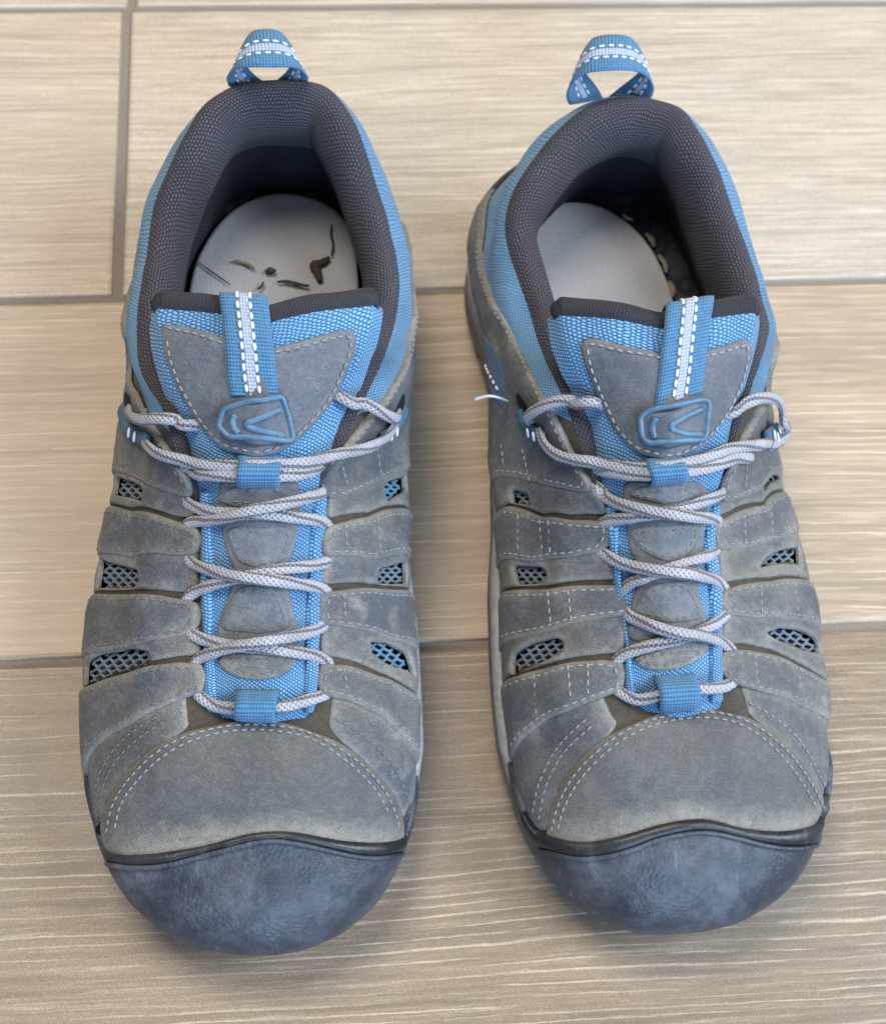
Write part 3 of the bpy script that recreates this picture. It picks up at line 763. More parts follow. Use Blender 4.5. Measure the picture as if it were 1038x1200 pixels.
    for sd in (0, 1):
        for k in range(3):
            a = [(p[0], p[1]-7) for p in edge_pts(sd*4+k)[0]]; b_ = edge_pts(sd*4+k+1)[1]; nb = len(b_)
            b = [(p[0], p[1]-3-7*(q/(nb-1))**2) for q, p in enumerate(b_)]
            uv = to_uv(S, a+['D']+b, cen, vlow+2); hw = [wins[sd*3+k][0]]
            panel('side_panel', S, uv, .0010, M['leather'], root, .0015, seg=.004, puff=.0004, edge_r=.0010, wob=.0005, holes=hw)
        uv = to_uv(S, D['vamps'][sd], cen, vlow); panel('vamp_panel', S, uv, .0007, M['leather'], root, .0016, seg=.006, puff=.0003)
    # ---- mesh windows
    for P, w, m in wins:
        c = P.mean(0); Pb = c+(P-c)*1.06
        o, _, _ = panel('mesh_window', S, Pb, .0001, M['net_back'], root, .0015, smooth_it=0, base=-.0005, lift=-.0032)
        # net of wavy yarns in neighbouring antiphase
        pxs = np.array([PROJ(p) for p in S.at(P)[0]]); lo, hi = pxs.min(0)-6, pxs.max(0)+6; n_ = 0; VV, FF = [], []
        sp = w[1]*.66; amp = sp*.42; per = sp*2.1; sk = w[2]
        x = lo[0]-40
        while x < hi[0]+40:
            n_ += 1; run = []
            def flush():
                if len(run) > 3:
                    C = np.array([r[0] for r in run]); N = np.array([r[1] for r in run]); Tn = np.gradient(C, axis=0); Tn /= np.linalg.norm(Tn, axis=1, keepdims=True)+1e-12
                    Sd = np.cross(Tn, N); b0 = len(VV)
                    for q in range(len(C)):
                        for a_ in range(6): an = a_*math.pi/3; VV.append(C[q]+Sd[q]*math.cos(an)*.00052+N[q]*math.sin(an)*.0005)
                    for q in range(len(C)-1):
                        for a_ in range(6): FF.append([b0+q*6+a_, b0+q*6+(a_+1) % 6, b0+q*6+6+(a_+1) % 6, b0+q*6+6+a_])
                run.clear()
            for yy in np.arange(lo[1], hi[1], 1.2):
                ph = 2*math.pi*yy/per+(math.pi if n_ % 2 else 0); sq = math.tanh(2.2*math.sin(ph))
                xx = x+amp*sq+sk*(yy-lo[1])
                if inpoly(pxs, np.array([[xx, yy]]))[0]:
                    h = S.hit(xx, yy)
                    if h: p, nn_ = S.at(h[0]); run.append((p[0]-nn_[0]*.0014, nn_[0])); continue
                flush()
            flush(); x += sp
        if VV: link('netting', np.array(VV), FF, M['net_blue'] if w[3] else M['net'], o)
    # ---- heel counter (wraps the heel low down)
    pts = [[i, np.interp(abs(i), [0, 40, 80, 104], [28, 27, 21, 14])] for i in np.linspace(-104, 104, 50)]+[[i, jR0-2] for i in np.linspace(104, -104, 50)]
    hc, P, m = panel('heel_counter', S, np.array(pts), .0024, M['counter'], root, .0022, smooth_it=1)
    for t_ in D['tabs']:
        uv = to_uv(S, t_[1], cen, vlow); o, P, m = panel(t_[0], S, uv, t_[3], M[t_[2]], root, .0014, q=.2)
        if t_[4]: capsules('stitching', sum([stitch_px(S, q, cen, t_[3]+.0004, pitch=.0030) for q in t_[4]], []), .0011, .0009, M['stitch_white'], o)
    # ---- heel pull loop
    A = px_curve(D['loopF'], 70); Bk = px_curve(D['loopB'], 70)
    lo_, N, L = ribbon('heel_pull_loop', A, Bk, .0013, M['webbing'], root)
    cent = A.mean(0)
    segs = []; st_seg = None
    for f in (.34, .66):
        Pm = A+(Bk-A)*f; Lm = np.r_[0, np.cumsum(np.linalg.norm(np.diff(Pm, axis=0), axis=1))]; t = .0035
        while t < Lm[-1]-.004:
            p = [np.array([np.interp(t+e, Lm, Pm[:, k]) for k in range(3)]) for e in (0, .0021)]; n = np.array([np.interp(t, Lm, N[:, k]) for k in range(3)])
            for sg in (1, -1): segs.append((p[0]+n*sg*.0008, p[1]+n*sg*.0008, n))
            t += .0032
    capsules('white_stitching', segs, .0009, .0007, M['stitch_white'], lo_)
    Ls = A+(Bk-A)*.40; Lt = A+(Bk-A)*.60
    ribbon('grey_stripe', Ls[3:-3], Lt[3:-3], .0019, M['webbing_stripe'], lo_)
    # ---- tongue
    tg = []
    V, F, UV = grid_faces(T, 0, T.nu-1, 0, T.nv-1); to = link('tongue', V, F, M['tongue_mesh'], root, UV)
    G2 = T.G-T.N*.0065
    tb = Surf(G2, False); V, F, UV = grid_faces(tb, 0, tb.nu-1, 0, 60); link('tongue_lining', V, [f[::-1] for f in F], M['lining'], to, UV)
    top = (T.G[:, 0]-T.N[:, 0]*.0030); tdir = T.G[:, 0]-T.G[:, 3]; tdir /= np.linalg.norm(tdir, axis=1, keepdims=True)
    C = top+tdir*.0012; C[:, 2] -= 0.0
    tube('tongue_rim', C[2:-2], .0040, .0042, M['lining'], to, T.N[2:-2, 0], 14)
    uv = to_uv(T, D['patch'], tcen); o, P, m = panel('tongue_patch', T, uv, .0015, M['tongue_leather'], to, .0017, puff=.0005)
    capsules('stitching', stitch_inset(T, P, m, .0022, .0021, pitch=.0029), .0007, .0006, M['stitch_light'] if D['light_thread'] else M['stitch'], o)
    uv = to_uv(T, D['tstrip'], tcen); panel('tongue_strip', T, uv, .0007, M['tongue_leather'], to, .0016, seg=.006)
    for pts in D['gussets']:
        uv = to_uv(T, pts, tcen); panel('gusset_fold', T, uv, .0016, M['tongue_mesh'], to, .0014, seg=.006, puff=.0005, edge_r=.0016)
    for pts, mt in D['tpanels']:
        uv = to_uv(T, pts, tcen); o, P, m = panel('tongue_panel', T, uv, .0012, M[mt], to, .0015)
        capsules('stitching', stitch_inset(T, P, m, .0017, .0013, pitch=.0027), .0005, .0005, M['stitch_dark'], o)
    # pull strap
    (a0, b0), (a1, b1) = D['pull']
    def strap_line(f):
        top_ = np.array(a0)*(1-f)+np.array(b0)*f; bot_ = np.array(a1)*(1-f)+np.array(b1)*f
        L = []
        h0 = T.hit_near(*(top_+[0, 22]), *tcen)
        for q in np.linspace(0, 1, 30):
            p = top_*(1-q)+bot_*q; h = T.hit(*p)
            if h is None or p[1] < top_[1]+20: continue
            pp, nn_ = T.at(h[0]); L.append(pp[0]+nn_[0]*(.0030-.0008*q))
        L = np.array(L)
        # over the padded rim and down the back
        pr = L[0]+(L[0]-L[2])/np.linalg.norm(L[0]-L[2])*.0035; pr2 = pr+(L[0]-L[2])/np.linalg.norm(L[0]-L[2])*.0034-np.array([0, 0, .0022]); pr3 = pr2+np.array([0, .0005, -.006])
        return np.vstack([[pr3], [pr2], [pr], L])
    A, Bq = strap_line(0), strap_line(1); n = min(len(A), len(Bq)); A, Bq = A[:n], Bq[:n]
    kk = np.arange(n); tt = np.linspace(0, n-1, 80); A, Bq = spline(kk, A, tt), spline(kk, Bq, tt)
    po, N, L = ribbon('pull_strap', A, Bq, .0014, M['webbing'], to)
    if N[40][2] < 0: N = -N
    ribbon('grey_stripe', A+(Bq-A)*.38, A+(Bq-A)*.60, .0020, M['webbing_stripe'], po)
    segs = []
    for f in (.36, .62):
        Pm = A+(Bq-A)*f; Lm = np.r_[0, np.cumsum(np.linalg.norm(np.diff(Pm, axis=0), axis=1))]; t = .001
        while t < Lm[-1]-.003:
            p = [np.array([np.interp(t+e, Lm, Pm[:, k]) for k in range(3)]) for e in (0, .0024)]; n_ = np.array([np.interp(t, Lm, N[:, k]) for k in range(3)])
            segs.append((p[0]+n_*.0011, p[1]+n_*.0011, n_)); t += .0032
    capsules('white_stitching', segs, .0011, .0008, M['stitch_white'], po)
    # badge
    bq = D['badge']; uv = to_uv(T, bq['outer'], tcen); bo, P, m = panel('badge', T, uv, .0030, M['badge_base'], to, .0012, q=.25, lift=.0012, seg=.005)
    def line3(pts, off, it=2):
        P_ = resample(chaikin(np.array(pts, float), it, False, .25), 2, False); r = [T.at(T.hit_near(*p, *tcen)) for p in P_]
        return np.array([a[0][0]+a[1][0]*off for a in r]), np.array([a[1][0] for a in r])
    fr = resample(chaikin(subdiv(np.array(bq['frame'], float), 12), 2, True, .25), 2); r = [T.at(T.hit_near(*p, *tcen)) for p in np.vstack([fr, fr[:2]])]
    tube('badge_frame', np.array([a[0][0]+a[1][0]*.0041 for a in r]), .0010, .0010, M['badge'], bo, np.array([a[1][0] for a in r]), 8, False)
    for pts in bq['marks']:
        C, N_ = line3(pts, .0041); tube('badge_mark', C, .0011, .0009, M['badge'], bo, N_, 8)
    # lace keepers
    for q in D['keepers']:
        def kl(f):
            a = np.array(q[0])*(1-f)+np.array(q[1])*f; b = np.array(q[3])*(1-f)+np.array(q[2])*f
            am = (np.array(q[0])+np.array(q[1]))/2; bmid = (np.array(q[3])+np.array(q[2]))/2
            out = []
            for e in np.linspace(-.25, 1.25, 16):
                p = a*(1-e)+b*e; h = T.hit_near(*p, *tcen); pp, _n = T.at(h); nn_ = T.at(T.hit_near(*(am*(1-e)+bmid*e), *tcen))[1]; hgt = .0062*math.sin(math.pi*min(max((e+.12)/1.24, 0), 1))**.5+.0004
                out.append(pp[0]+nn_[0]*hgt)
            return np.array(out)
        ko, _, _ = ribbon('lace_keeper', kl(0), kl(1), .0012, M['webbing'], to)
    # ---- laces
    def top_hit(px, py):
        best = None
        for s_ in (S, T):
            h = s_.hit(px, py)
            if h and (best is None or h[1] < best[1]): best = (s_, h[1], h[0])
        if best is None: return None
        p, n_ = best[0].at(best[2]); return p[0], n_[0]
    for ln in D['laces']:
        pts, lifts = ln[0], ln[1]; w = ln[2] if len(ln) > 2 else 1.0
        P_ = np.array(pts, float); k = np.arange(len(P_)); tt = np.linspace(0, len(P_)-1, 60)
        Pp = spline(k, P_, tt) if len(P_) > 2 else np.stack([np.interp(tt, k, P_[:, 0]), np.interp(tt, k, P_[:, 1])], 1)
        lf = np.interp(tt, k, lifts)
        C, N_ = [], []
        for p, l in zip(Pp, lf):
            h = top_hit(*p)
            if h is None: h = top_hit(*(p+(np.array(cen)-p)*.06)) or top_hit(*(p+(np.array(cen)-p)*.15))
            d = -RAY(*p); C.append((h[0], l, d)); N_.append(h[1])
        base = np.array([c[0] for c in C]); N_ = np.array(N_)
        # lift toward the viewer side of the surface normal, then smooth so the cord spans dips
        C = base+N_*np.array([c[1] for c in C])[:, None]
        for _ in range(14):
            C[1:-1] = .5*C[1:-1]+.25*(C[:-2]+C[2:]); N_[1:-1] = .5*N_[1:-1]+.25*(N_[:-2]+N_[2:])
        N_ /= np.linalg.norm(N_, axis=1, keepdims=True)
        wob = np.array([mnoise.noise(Vector(c)*400+Vector((w, 0, 0))) for c in C])*.12+1
        tube('lace', C, .0019*w, .0012*w, M['lace'], root, N_, 14, True, wob)
    # ---- eyelet loops of webbing and black patches painted in for the slot holes
    for kind, pts in D['eyelets']:
        if kind == 'slot':
            uv = to_uv(S, pts, cen, vlow); panel('eyelet_slot_patch', S, uv, .0002, M['slot'], root, .0012, lift=.0021, wob=0)
        else:
            P_ = resample(chaikin(np.array(pts, float), 2, False), 2, False); r = [S.at(S.hit_near(*p, *cen)) for p in P_]
            C = np.array([a[0][0]+a[1][0]*.0036 for a in r]); Nn = np.array([a[1][0] for a in r])
            for _ in range(6): C[1:-1] = .5*C[1:-1]+.25*(C[:-2]+C[2:])
            o = tube('eyelet_loop', C, .0026, .0010, M['webbing'], root, Nn, 10)
            k = int(len(C)*.62); sd = np.cross(np.gradient(C, axis=0)[k], Nn[k]); sd /= np.linalg.norm(sd)
            capsules('white_stitching', [(C[q]+Nn[q]*.0017-sd*.0018, C[q]+Nn[q]*.0017+sd*.0018, Nn[q]) for q in (k, min(k+4, len(C)-1))], .0013, .0009, M['stitch_white'], o)
    # ---- insole
    ring0 = resample(chaikin(np.array([U(*p, .041)[:2] for p in D['insole']]), 2), .003)
    c0 = ring0.mean(0); V = []; F = []; n = len(ring0)
    lv = [(1.0, .0360), (1.0, .0403), (.988, .0411), (.95, .0412), (.7, .0408), (.35, .0406)]
    for k, z in lv: V += [(*(c0+(p-c0)*k), z) for p in ring0]
    V.append((*c0, .0406))
    for r in range(len(lv)-1):
        for i in range(n): F.append([r*n+i, r*n+(i+1) % n, (r+1)*n+(i+1) % n, (r+1)*n+i])
    for i in range(n): F.append([(len(lv)-1)*n+i, (len(lv)-1)*n+(i+1) % n, len(V)-1])
    io = link('insole', V, F, M['insole'], root)
    bm = bmesh.new(); bm.from_mesh(io.data); bmesh.ops.recalc_face_normals(bm, faces=bm.faces); bm.to_mesh(io.data); bm.free()
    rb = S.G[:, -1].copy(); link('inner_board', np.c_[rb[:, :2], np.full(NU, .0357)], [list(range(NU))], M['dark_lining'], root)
    return root, S, T

# ------------------------------------------------------------------ data: the shoe on the left of the picture
TL = [((184,356,.106),(315,372,.112),(438,352,.106)), ((186,400,.102),(311,408,.110),(430,398,.102)), ((203,460,.094),(302,465,.104),(410,455,.094)),
 ((224,520,.087),(300,525,.097),(390,515,.087)), ((232,570,.081),(302,572,.091),(385,565,.081)), ((236,630,.074),(305,630,.083),(380,625,.074)),
 ((237,690,.068),(305,690,.076),(374,690,.068)), ((240,750,.064),(304,750,.070),(370,750,.064)), ((243,800,.061),(304,800,.065),(370,800,.061)), ((248,838,.057),(304,850,.0595),(366,840,.057))]
left = dict(B=LB, R3=L3, tongue=TL, centre=(300, 640), tcentre=(305, 560), base=(310, 620), light_thread=False,
 windows=[([(131,554),(170,574),(168,590),(129,578)], 7.5, 0, 0), ([(110,655),(130,660),(163,669),(166,680),(160,689),(115,690),(107,672)], 8.0, 0, 0),
  ([(99,780),(117,767),(155,760),(174,763),(179,774),(170,781),(138,790),(112,803),(99,811)], 9.0, -.25, 0),
  ([(447,568),(476,557),(475,575),(452,589)], 7.0, .1, 1), ([(443,666),(478,659),(478,686),(441,684)], 7.5, 0, 0), ([(432,752),(452,753),(477,768),(486,798),(474,785),(435,769)], 9.0, .3, 1)],
 toe_panel=[(122,1000),(122,975),(127,939),(155,897),(197,863),(240,848),(290,842),(341,846),(384,859),(426,888),(456,922),(468,956),(470,988),(430,994),(388,990),(345,980),(307,980),(282,985),(240,998),(197,1004),(150,1006)],
 toe_stitch=[(131,975),(136,942),(161,904),(200,871),(242,855),(290,849),(341,853),(380,866),(419,893),(448,926),(460,958),(462,975)],
 toe_stitch2=[(140,970),(145,942),(168,908),(205,877),(244,861),(290,855),(340,859),(376,871),(413,898),(441,930),(454,960)],
 lip=[(121,992),(140,999),(170,1000),(197,997),(240,990),(282,977),(307,972),(345,972),(388,982),(430,986),(456,984),(470,978)],
 lip2=[(133,1008),(167,1016),(210,1011),(261,995),(312,982),(350,986),(388,998),(430,1005),(464,998)],
 bump_end=[(104,945),(487,928)],
 vamps=[[(218,814),(176,833),(134,857),(112,876),(101,908),'D',(108,972),(122,980),(134,942),(162,902),(202,868),(222,852)],
  [(388,815),(409,819),(443,836),(468,859),(484,886),'D',(484,945),(470,962),(452,922),(422,888),(394,865),(384,850)]],
 seams=[[(118,950),(128,905),(160,868),(204,840)], [(475,940),(462,900),(432,868),(400,846),(380,838)], [(112,935),(124,893),(156,858),(196,835)]],
 straps=[([(226,575),(222,587),(172,571),(128,546),'H',(142,372),(147,420),(156,450),(172,480),(192,512),(208,540),(224,561)], -1),
  ([(239,633),(233,650),(210,653),(155,655),(106,650),'D',(119,589),(155,600),(210,612),(233,617)], -1),
  ([(238,722),(233,737),(218,746),(176,754),(121,765),(92,776),'D',(100,701),(134,697),(189,698),(233,706)], -1),
  ([(243,795),(238,812),(218,818),(176,837),(134,861),(112,880),(101,912),'D',(92,815),(134,793),(176,780),(210,776),(237,778)], -1),
  ([(376,558),(384,587),(418,578),(451,562),(482,544),'H',(484,372),(476,410),(464,440),(446,470),(428,490),(405,520),(382,543)], 1),
  ([(376,635),(379,653),(430,657),(482,650),'D',(481,595),(430,606),(382,617)], 1),
  ([(370,715),(375,733),(430,742),(484,762),'D',(482,694),(430,689),(375,695)], 1),
  ([(370,795),(375,814),(409,823),(443,840),(468,863),(484,890),'D',(489,820),(452,795),(409,780),(376,777)], 1)],
 cross=[[], [], [], [], [[(395,545),(402,572)], [(432,508),(440,560)]], [[(400,614),(403,650)], [(436,608),(440,652)]], [[(400,696),(403,732)]], [[(400,782),(405,815)]]],
 tabs=[('side_webbing', [(134,470),(140,478),(136,505),(128,520)], 'webbing', .0022, [])],
 loopF=[(268,100,.090),(266,91,.096),(274,82,.103),(292,78,.107),(316,78,.108),(340,78,.107),(353,82,.103),(361,91,.096),(358,99,.090)],
 loopB=[(313,98,.087),(300,89,.092),(287,74,.097),(283,58,.102),(290,43,.105),(301,35,.107),(322,35,.107),(334,43,.105),(343,58,.102),(342,74,.097),(330,89,.092),(319,98,.087)],
 patch=[(189,382),(198,379),(240,388),(270,399),(322,408),(363,397),(405,385),(418,392),(412,425),(395,460),(375,490),(348,519),(324,532),(295,535),(265,530),(240,507),(214,464),(196,425)],
 tstrip=[(258,562),(350,562),(352,600),(346,640),(334,672),(342,705),(350,740),(350,772),(254,772),(254,740),(266,705),(276,672),(264,640),(257,600)],
 gussets=[[(236,575),(247,575),(250,640),(249,720),(252,800),(256,836),(243,836),(240,740),(238,640)], [(368,575),(383,575),(380,640),(374,720),(371,800),(366,836),(355,836),(358,740),(362,650)]],
 tpanels=[([(254,586),(262,574),(285,567),(318,567),(342,574),(352,585),(335,593),(305,597),(270,595)], 'tongue_leather'),
  ([(263,614),(346,612),(340,640),(328,664),(282,664),(270,642)], 'tongue_leather'),
  ([(282,684),(322,684),(334,708),(342,736),(320,742),(280,742),(256,738),(268,708)], 'tongue_leather'),
  ([(252,768),(300,764),(352,768),(340,786),(320,796),(285,797),(262,786)], 'leather')],
 pull=(((260,345), (314,343)), ((273,473), (325,466))),
 badge=dict(outer=[(265,478),(275,473),(326,461),(335,464),(342,512),(336,521),(272,514),(262,500)], frame=[(267,479),(328,464),(338,517),(274,511),(264,499)],
  marks=[[(281,487),(277,494),(280,503),(285,508)], [(325,480),(300,492),(291,498),(302,504),(328,510)]]),
 keepers=[[(278,538),(329,539),(328,566),(278,566)], [(278,814),(327,815),(326,843),(278,843)]],
 laces=[([(157,481),(172,486),(198,493),(226,497),(236,500)], [.002,.0055,.0045,.003,-.004]), ([(184,517),(205,534),(240,543),(278,545),(304,545),(330,544),(370,538),(410,525),(436,508),(450,494)], [.004,.005,.004,.0035,.0035,.0035,.004,.005,.0055,.004]),
  ([(205,543),(225,551),(252,556),(280,556),(304,556),(330,557),(355,553),(378,546)], [-.001,.003,.0035,.0035,.0035,.0035,.0035,-.001]), ([(390,460),(398,466),(422,478),(446,484),(460,482)], [-.003,.003,.005,.0055,.002]),
  ([(208,578),(220,588),(236,595),(264,601),(307,602),(345,606),(378,611),(393,625)], [-.002,.0008,.002,.0025,.0025,.0025,.001,-.002]), ([(208,628),(222,613),(244,610),(272,605),(307,595),(345,585),(378,577),(394,566)], [-.002,.0008,.002,.003,.006,.003,.001,-.002]),
  ([(210,642),(222,657),(236,663),(264,671),(307,678),(345,685),(376,689),(392,703)], [-.002,.0008,.002,.003,.006,.003,.001,-.002]), ([(208,714),(222,699),(242,690),(267,680),(307,671),(345,665),(380,660),(395,646)], [-.002,.0008,.002,.0025,.0025,.0025,.001,-.002]),
  ([(211,727),(224,743),(238,749),(267,756),(307,759),(345,765),(377,771),(392,787)], [-.002,.0008,.002,.0025,.0025,.0025,.001,-.002]), ([(219,791),(230,775),(246,768),(272,759),(307,753),(345,745),(376,735),(391,720)], [-.002,.0008,.002,.003,.006,.003,.001,-.002]),
  ([(220,800),(234,816),(246,825),(262,828),(285,828),(320,828),(345,824),(363,819),(380,815),(394,803)], [-.002,.0006,.002,.0028,.003,.003,.0028,.002,.0006,-.002])],
 eyelets=[('slot', [(152,457),(158,463),(164,476),(160,490),(155,484),(151,470)]), ('loop', [(154,482),(156,490),(159,501),(172,511),(186,513)]),
  ('slot', [(466,457),(462,462),(455,477),(458,488),(464,480),(468,468)]), ('loop', [(463,476),(461,484),(456,494),(444,505),(434,512)])],
 insole=[(219,350),(230,299),(262,252),(294,232),(327,224),(363,229),(395,244),(414,271),(421,330),(420,400),(395,500),(240,500),(218,420)])

# ------------------------------------------------------------------ data: the shoe on the right of the picture
TR = [((655,364,.106),(777,380,.112),(884,361,.106)), ((662,404,.102),(779,414,.110),(880,402,.102)), ((689,465,.094),(780,470,.104),(863,460,.094)),
 ((708,525,.087),(780,530,.097),(848,520,.087)), ((707,575,.081),(778,575,.091),(846,570,.081)), ((714,635,.074),(777,630,.083),(835,630,.074)),
 ((722,690,.068),(780,690,.076),(838,690,.068)), ((731,750,.064),(786,745,.070),(842,745,.064)), ((735,800,.061),(790,795,.065),(844,790,.061)), ((742,832,.057),(797,842,.0595),(845,830,.057))]
right = dict(B=RB, R3=R3, tongue=TR, centre=(782, 640), tcentre=(783, 560), base=(770, 620), light_thread=True,
 windows=[([(600,574),(620,579),(624,593),(602,590)], 7.0, .1, 0), ([(602,663),(638,665),(643,677),(636,684),(607,686)], 7.5, 0, 0), ([(602,769),(624,754),(653,747),(661,752),(660,765),(624,782),(602,792)], 9.0, -.3, 0),
  ([(891,568),(912,551),(912,562),(893,578)], 6.5, -.1, 0), ([(886,667),(897,653),(934,642),(936,663)], 8.0, -.15, 0), ([(895,742),(912,736),(941,740),(960,754),(964,770),(941,763),(908,750)], 9.0, .25, 0)],
 toe_panel=[(641,985),(643,968),(649,939),(674,893),(717,854),(763,835),(814,828),(857,831),(899,850),(933,884),(956,918),(968,948),(966,972),(912,983),(865,977),(831,966),(802,966),(763,975),(721,988),(683,994)],
 toe_stitch=[(650,972),(656,942),(680,899),(721,861),(765,842),(814,835),(855,838),(894,857),(926,889),(948,922),(960,950)],
 toe_stitch2=[(657,970),(663,944),(686,904),(725,867),(767,848),(814,841),(853,844),(889,862),(920,894),(941,926),(953,952)],
 lip=[(634,972),(643,976),(683,986),(721,980),(763,967),(802,958),(831,958),(865,969),(912,974),(945,967),(960,958)],
 lip2=[(640,991),(687,1005),(730,999),(780,980),(814,973),(848,977),(891,990),(929,994),(955,984)],
 bump_end=[(604,930),(971,905)],
 vamps=[[(706,814),(645,838),(619,859),(605,884),'D',(614,955),(645,972),(657,944),(682,900),(712,866),(724,848)],
  [(866,802),(882,806),(920,817),(954,834),(970,848),'D',(972,930),(964,945),(950,918),(926,886),(895,854),(876,838)]],
 seams=[[(634,960),(640,920),(662,880),(698,848)], [(962,920),(940,874),(905,840),(872,822)], [(627,952),(633,915),(656,872),(694,838)]],
 straps=[([(692,561),(696,576),(679,579),(636,573),(588,559),'H',(566,310),(578,344),(596,378),(614,416),(634,456),(652,488),(668,520),(682,548)], -1),
  ([(715,629),(708,648),(670,655),(628,661),(595,656),'D',(597,593),(636,607),(670,610),(711,610)], -1),
  ([(741,703),(736,722),(696,728),(645,742),(598,753),'D',(596,693),(645,691),(696,686),(738,686)], -1),
  ([(734,791),(730,808),(700,820),(645,842),(619,863),(605,888),'D',(592,804),(624,787),(670,776),(708,773),(730,776)], -1),
  ([(842,575),(842,589),(874,583),(891,572),(915,552),'H',(921,385),(919,430),(907,457),(888,473),(874,498),(860,530),(847,558)], 1),
  ([(829,625),(840,646),(874,644),(908,638),(934,622),'D',(921,574),(891,593),(857,602),(833,612)], 1),
  ([(840,705),(848,722),(882,726),(920,729),(960,738),'D',(949,684),(899,682),(865,686),(844,693)], 1),
  ([(841,782),(852,799),(882,810),(920,821),(954,838),(970,852),'D',(972,807),(950,790),(908,769),(865,761),(842,765)], 1)],
 cross=[[[(617,526),(627,570)], [(593,520),(596,555)]], [[(638,610),(642,654)], [(648,611),(650,652)], [(612,604),(612,655)]], [[(646,694),(650,738)], [(668,692),(672,732)]], [[(668,780),(672,826)], [(690,778),(690,818)], [(630,790),(634,848)]],
  [[(868,545),(866,580)]], [[(866,602),(868,642)], [(895,592),(900,638)]], [[(886,686),(888,724)], [(924,684),(930,730)]], [[(880,766),(884,806)], [(930,782),(930,820)]]],
 tabs=[('side_webbing', [(559,350),(566,372),(580,398),(595,426),(599,450),(601,478),(590,476),(575,446),(563,405)], 'navy', .0026, [[(563,390),(572,415),(583,440),(595,462)]])],
 loopF=[(667,122,.083),(664,111,.089),(671,96,.096),(688,85,.101),(712,82,.103),(738,82,.101),(757,89,.096),(766,104,.089),(761,117,.083)],
 loopB=[(706,114,.081),(697,99,.086),(684,82,.091),(682,64,.096),(690,50,.100),(702,42,.102),(728,41,.102),(742,47,.100),(752,62,.096),(752,80,.091),(734,96,.086),(712,114,.081)],
 patch=[(680,400),(692,395),(732,406),(777,415),(829,412),(866,398),(878,398),(874,430),(860,470),(833,513),(803,534),(776,540),(746,532),(724,509),(704,472),(690,438)],
 tstrip=[(732,564),(824,564),(828,600),(824,640),(814,670),(820,700),(830,735),(830,766),(742,766),(738,740),(740,705),(752,675),(738,645),(730,600)],
 gussets=[[(710,590),(722,590),(727,640),(733,720),(742,790),(750,826),(738,826),(734,760),(724,690),(714,635)], [(834,590),(845,590),(836,640),(842,700),(844,790),(844,824),(830,824),(832,740),(828,680),(824,640)]],
 tpanels=[([(732,581),(751,569),(785,566),(812,571),(821,580),(797,589),(760,589)], 'tongue_leather'),
  ([(734,617),(821,612),(818,630),(806,652),(789,661),(757,650),(742,636)], 'tongue_leather'),
  ([(744,712),(756,688),(785,678),(806,684),(818,705),(825,726),(790,732),(744,724)], 'tongue_leather'),
  ([(732,735),(755,726),(800,738),(820,750),(790,758),(742,756)], 'tongue_leather'),
  ([(740,770),(772,760),(815,755),(828,763),(818,774),(797,784),(764,787),(748,780)], 'leather')],
 pull=(((779,351), (832,349)), ((768,478), (816,469))),
 badge=dict(outer=[(750,492),(758,482),(813,466),(823,470),(819,511),(811,518),(761,522),(753,511)], frame=[(753,491),(761,483),(817,468),(821,473),(815,514),(763,519),(756,511)],
  marks=[[(770,490),(766,497),(766,506),(769,513)], [(813,479),(790,492),(779,501),(790,508),(812,509)]]),
 keepers=[[(756,542),(800,539),(802,562),(759,566)], [(766,799),(814,796),(817,826),(771,829)]],
 laces=[([(632,494),(630,487),(640,479),(674,472),(694,467),(704,472),(708,485)], [.003,.004,.0055,.005,.004,.002,-.004]), ([(640,500),(650,513),(666,530),(696,542),(730,547),(757,549),(780,547),(800,542),(835,529),(866,524),(888,519)], [.003,.005,.0055,.004,.003,.0035,.0035,.0035,.004,.005,.004]),
  ([(690,548),(715,553),(740,556),(762,557),(782,555),(802,552),(831,545),(856,537),(870,536)], [-.002,.0025,.003,.0035,.0035,.0035,.004,.0045,.003]), ([(850,487),(859,481),(886,465),(908,467),(920,481),(919,497),(910,503)], [-.003,.003,.006,.0075,.0070,.006,.003]),
  ([(686,562),(704,577),(718,585),(744,594),(785,600),(815,605),(838,609),(852,624)], [-.002,.0008,.002,.003,.006,.003,.001,-.002]), ([(692,628),(706,613),(727,608),(749,604),(785,598),(810,589),(833,581),(848,575),(862,562)], [-.002,.0008,.002,.0025,.0025,.0025,.002,.001,-.002]),
  ([(690,630),(705,647),(718,653),(744,663),(789,672),(820,678),(843,684),(858,700)], [-.002,.0008,.002,.003,.006,.003,.001,-.002]), ([(722,702),(736,686),(752,679),(774,670),(797,661),(818,654),(835,647),(851,634)], [-.002,.0008,.002,.0025,.0025,.0025,.001,-.002]),
  ([(722,704),(737,721),(754,728),(785,738),(820,746),(850,756),(866,772)], [-.002,.0008,.002,.006,.003,.001,-.002]), ([(712,790),(725,772),(744,764),(774,753),(800,745),(826,735),(848,722),(862,708)], [-.002,.0008,.002,.0025,.0025,.0025,.001,-.002]),
  ([(712,796),(725,811),(738,817),(754,817),(770,813),(790,810),(816,807),(842,806),(858,800),(870,786)], [-.002,.0006,.002,.0028,.003,.003,.003,.002,.0006,-.002])],
 eyelets=[('slot', [(612,457),(618,463),(627,476),(623,488),(616,478),(611,466)]), ('loop', [(619,479),(622,486),(626,494),(638,504),(648,510)]), ('loop', [(924,500),(914,506),(900,512),(886,518)]), ('loop', [(918,494),(908,499),(896,506),(884,514)])],
 insole=[(645,372),(622,310),(619,279),(627,249),(651,237),(680,235),(708,242),(734,258),(758,282),(775,311),(790,350),(800,420),(800,500),(700,500),(668,430)])

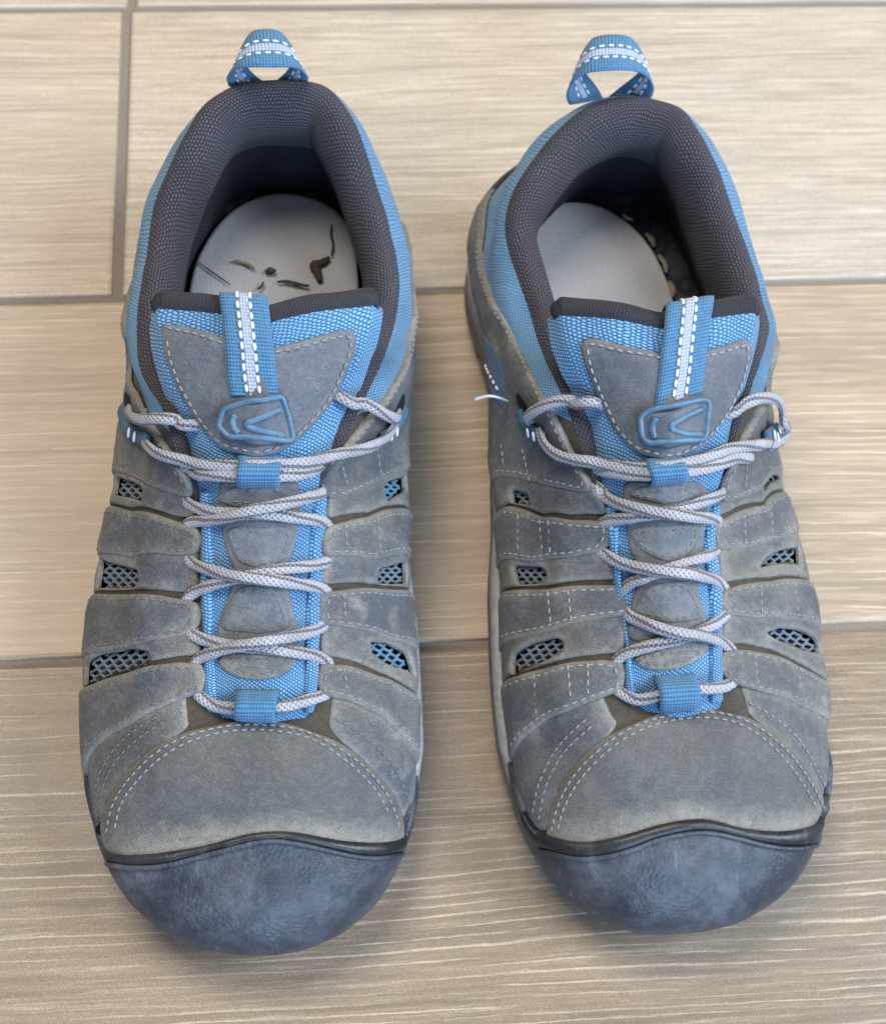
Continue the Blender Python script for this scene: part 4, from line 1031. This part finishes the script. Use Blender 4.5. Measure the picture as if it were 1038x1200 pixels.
shoe_l, SL, TLs = build_shoe(left, 'worn grey and blue lace-up hiking shoe on the left, leaf crumbs on its insole')
shoe_r, SR, TRs = build_shoe(right, 'worn grey and blue lace-up hiking shoe on the right, with a clean insole')

# ------------------------------------------------------------------ crumbs inside the shoes, loose threads
def crumb(name, pts, w, th, mat, label, cat, group, z=.0418):
    """thin irregular dry scrap following a pixel polyline, lying on the insole"""
    P = np.array([U(*p, z) for p in resample(chaikin(np.array(pts, float), 2, False), 2.0, False)]); n = len(P); T_ = np.gradient(P, axis=0); T_ /= np.linalg.norm(T_, axis=1, keepdims=True)+1e-9
    S_ = np.cross(T_, [0, 0, 1.0]); V, F = [], []
    for i in range(n):
        f = i/(n-1); k = .72*w*(math.sin(math.pi*(.12+.76*f))**.7)*(1+.45*mnoise.noise(Vector(P[i])*900)); th_ = th*.5; zz = th_*(1+.6*mnoise.noise(Vector(P[i])*500+Vector((3, 1, 2)))); c = P[i]+[0, 0, max(zz, 0)*1.2+.0002]
        for a in (-1, 1): V += [c+S_[i]*a*k/2+[0, 0, th*.5], c+S_[i]*a*k/2-[0, 0, th*.5]]
    for i in range(n-1):
        b = i*4; q = b+4; F += [[b, b+2, q+2, q], [b+1, q+1, q+3, b+3], [b, q, q+1, b+1], [b+2, b+3, q+3, q+2]]
    F += [[0, 1, 3, 2], [4*n-4, 4*n-2, 4*n-1, 4*n-3]]
    base = P.mean(0); me_v = np.array(V)-base
    o = link(name, me_v, F, mat, None); o.location = base; o['label'] = label; o['category'] = cat
    if group: o['group'] = group
    return o
LG = 'dry leaf crumbs inside the shoes'
crumb('leaf_scrap', [(375,330),(372,318),(365,312),(378,308),(386,302)], .0046, .0006, M['leaf'], 'largest dark curled leaf scrap near the right edge of the left insole', 'leaf scrap', LG)
crumb('dry_twig', [(388,300),(391,288),(387,274),(389,264)], .0012, .0006, M['leaf'], 'thin bent brown stem standing above the largest leaf scrap, left insole', 'twig', LG)
crumb('leaf_scrap', [(311,320),(317,317),(323,319)], .0030, .0006, M['leaf'], 'small dark leaf speck in the middle of the left insole', 'leaf scrap', LG)
crumb('leaf_scrap', [(325,331),(336,330),(350,334),(362,336)], .0018, .0005, M['leaf'], 'long thin greenish brown leaf scrap just above the left tongue', 'leaf scrap', LG)
crumb('dry_twig', [(302,340),(307,336),(309,331)], .0012, .0005, M['leaf'], 'tiny brown crumb beside the left pull strap', 'twig', LG)
crumb('dry_twig', [(233,308),(245,317),(257,325),(270,334)], .0006, .0004, M['leaf'], 'fine dark stem at the left edge of the left insole', 'twig', LG)
crumb('leaf_scrap', [(272,307),(277,306),(290,309),(299,316)], .0014, .0004, M['husk'], 'faint pale husk left of centre on the left insole', 'leaf scrap', LG)
for a, (pts, lb) in enumerate([([(756,274),(763,281),(766,290)], 'pale straw husk at the top of the gap right of the right insole'), ([(771,300),(779,309),(780,321)], 'pale straw husk in the middle of the gap right of the right insole'),
        ([(783,331),(788,339),(788,349)], 'pale straw husk lowest in the gap right of the right insole'), ([(729,252),(735,257),(741,258)], 'tiny pale crumb at the heel end of the right insole')]):
    crumb('straw_husk', pts, .0030 if a < 3 else .0016, .0006, M['husk'], lb, 'straw husk', LG, .0368 if a < 3 else .042)
# loose thread sticking out of the right shoe's side
h0 = SR.at(SR.hit_near(600, 472, 782, 640))[0][0]
zt_ = h0[2]
TP = px_curve([(557,468,zt_+.004),(566,465,zt_+.006),(576,464,zt_+.007),(588,467,zt_+.005),(597,471,zt_+.001)], 30)
tube('loose_thread', TP, .0005, .0005, M['stitch_white'], shoe_r, None, 6, True, np.linspace(1.25, .7, 30))
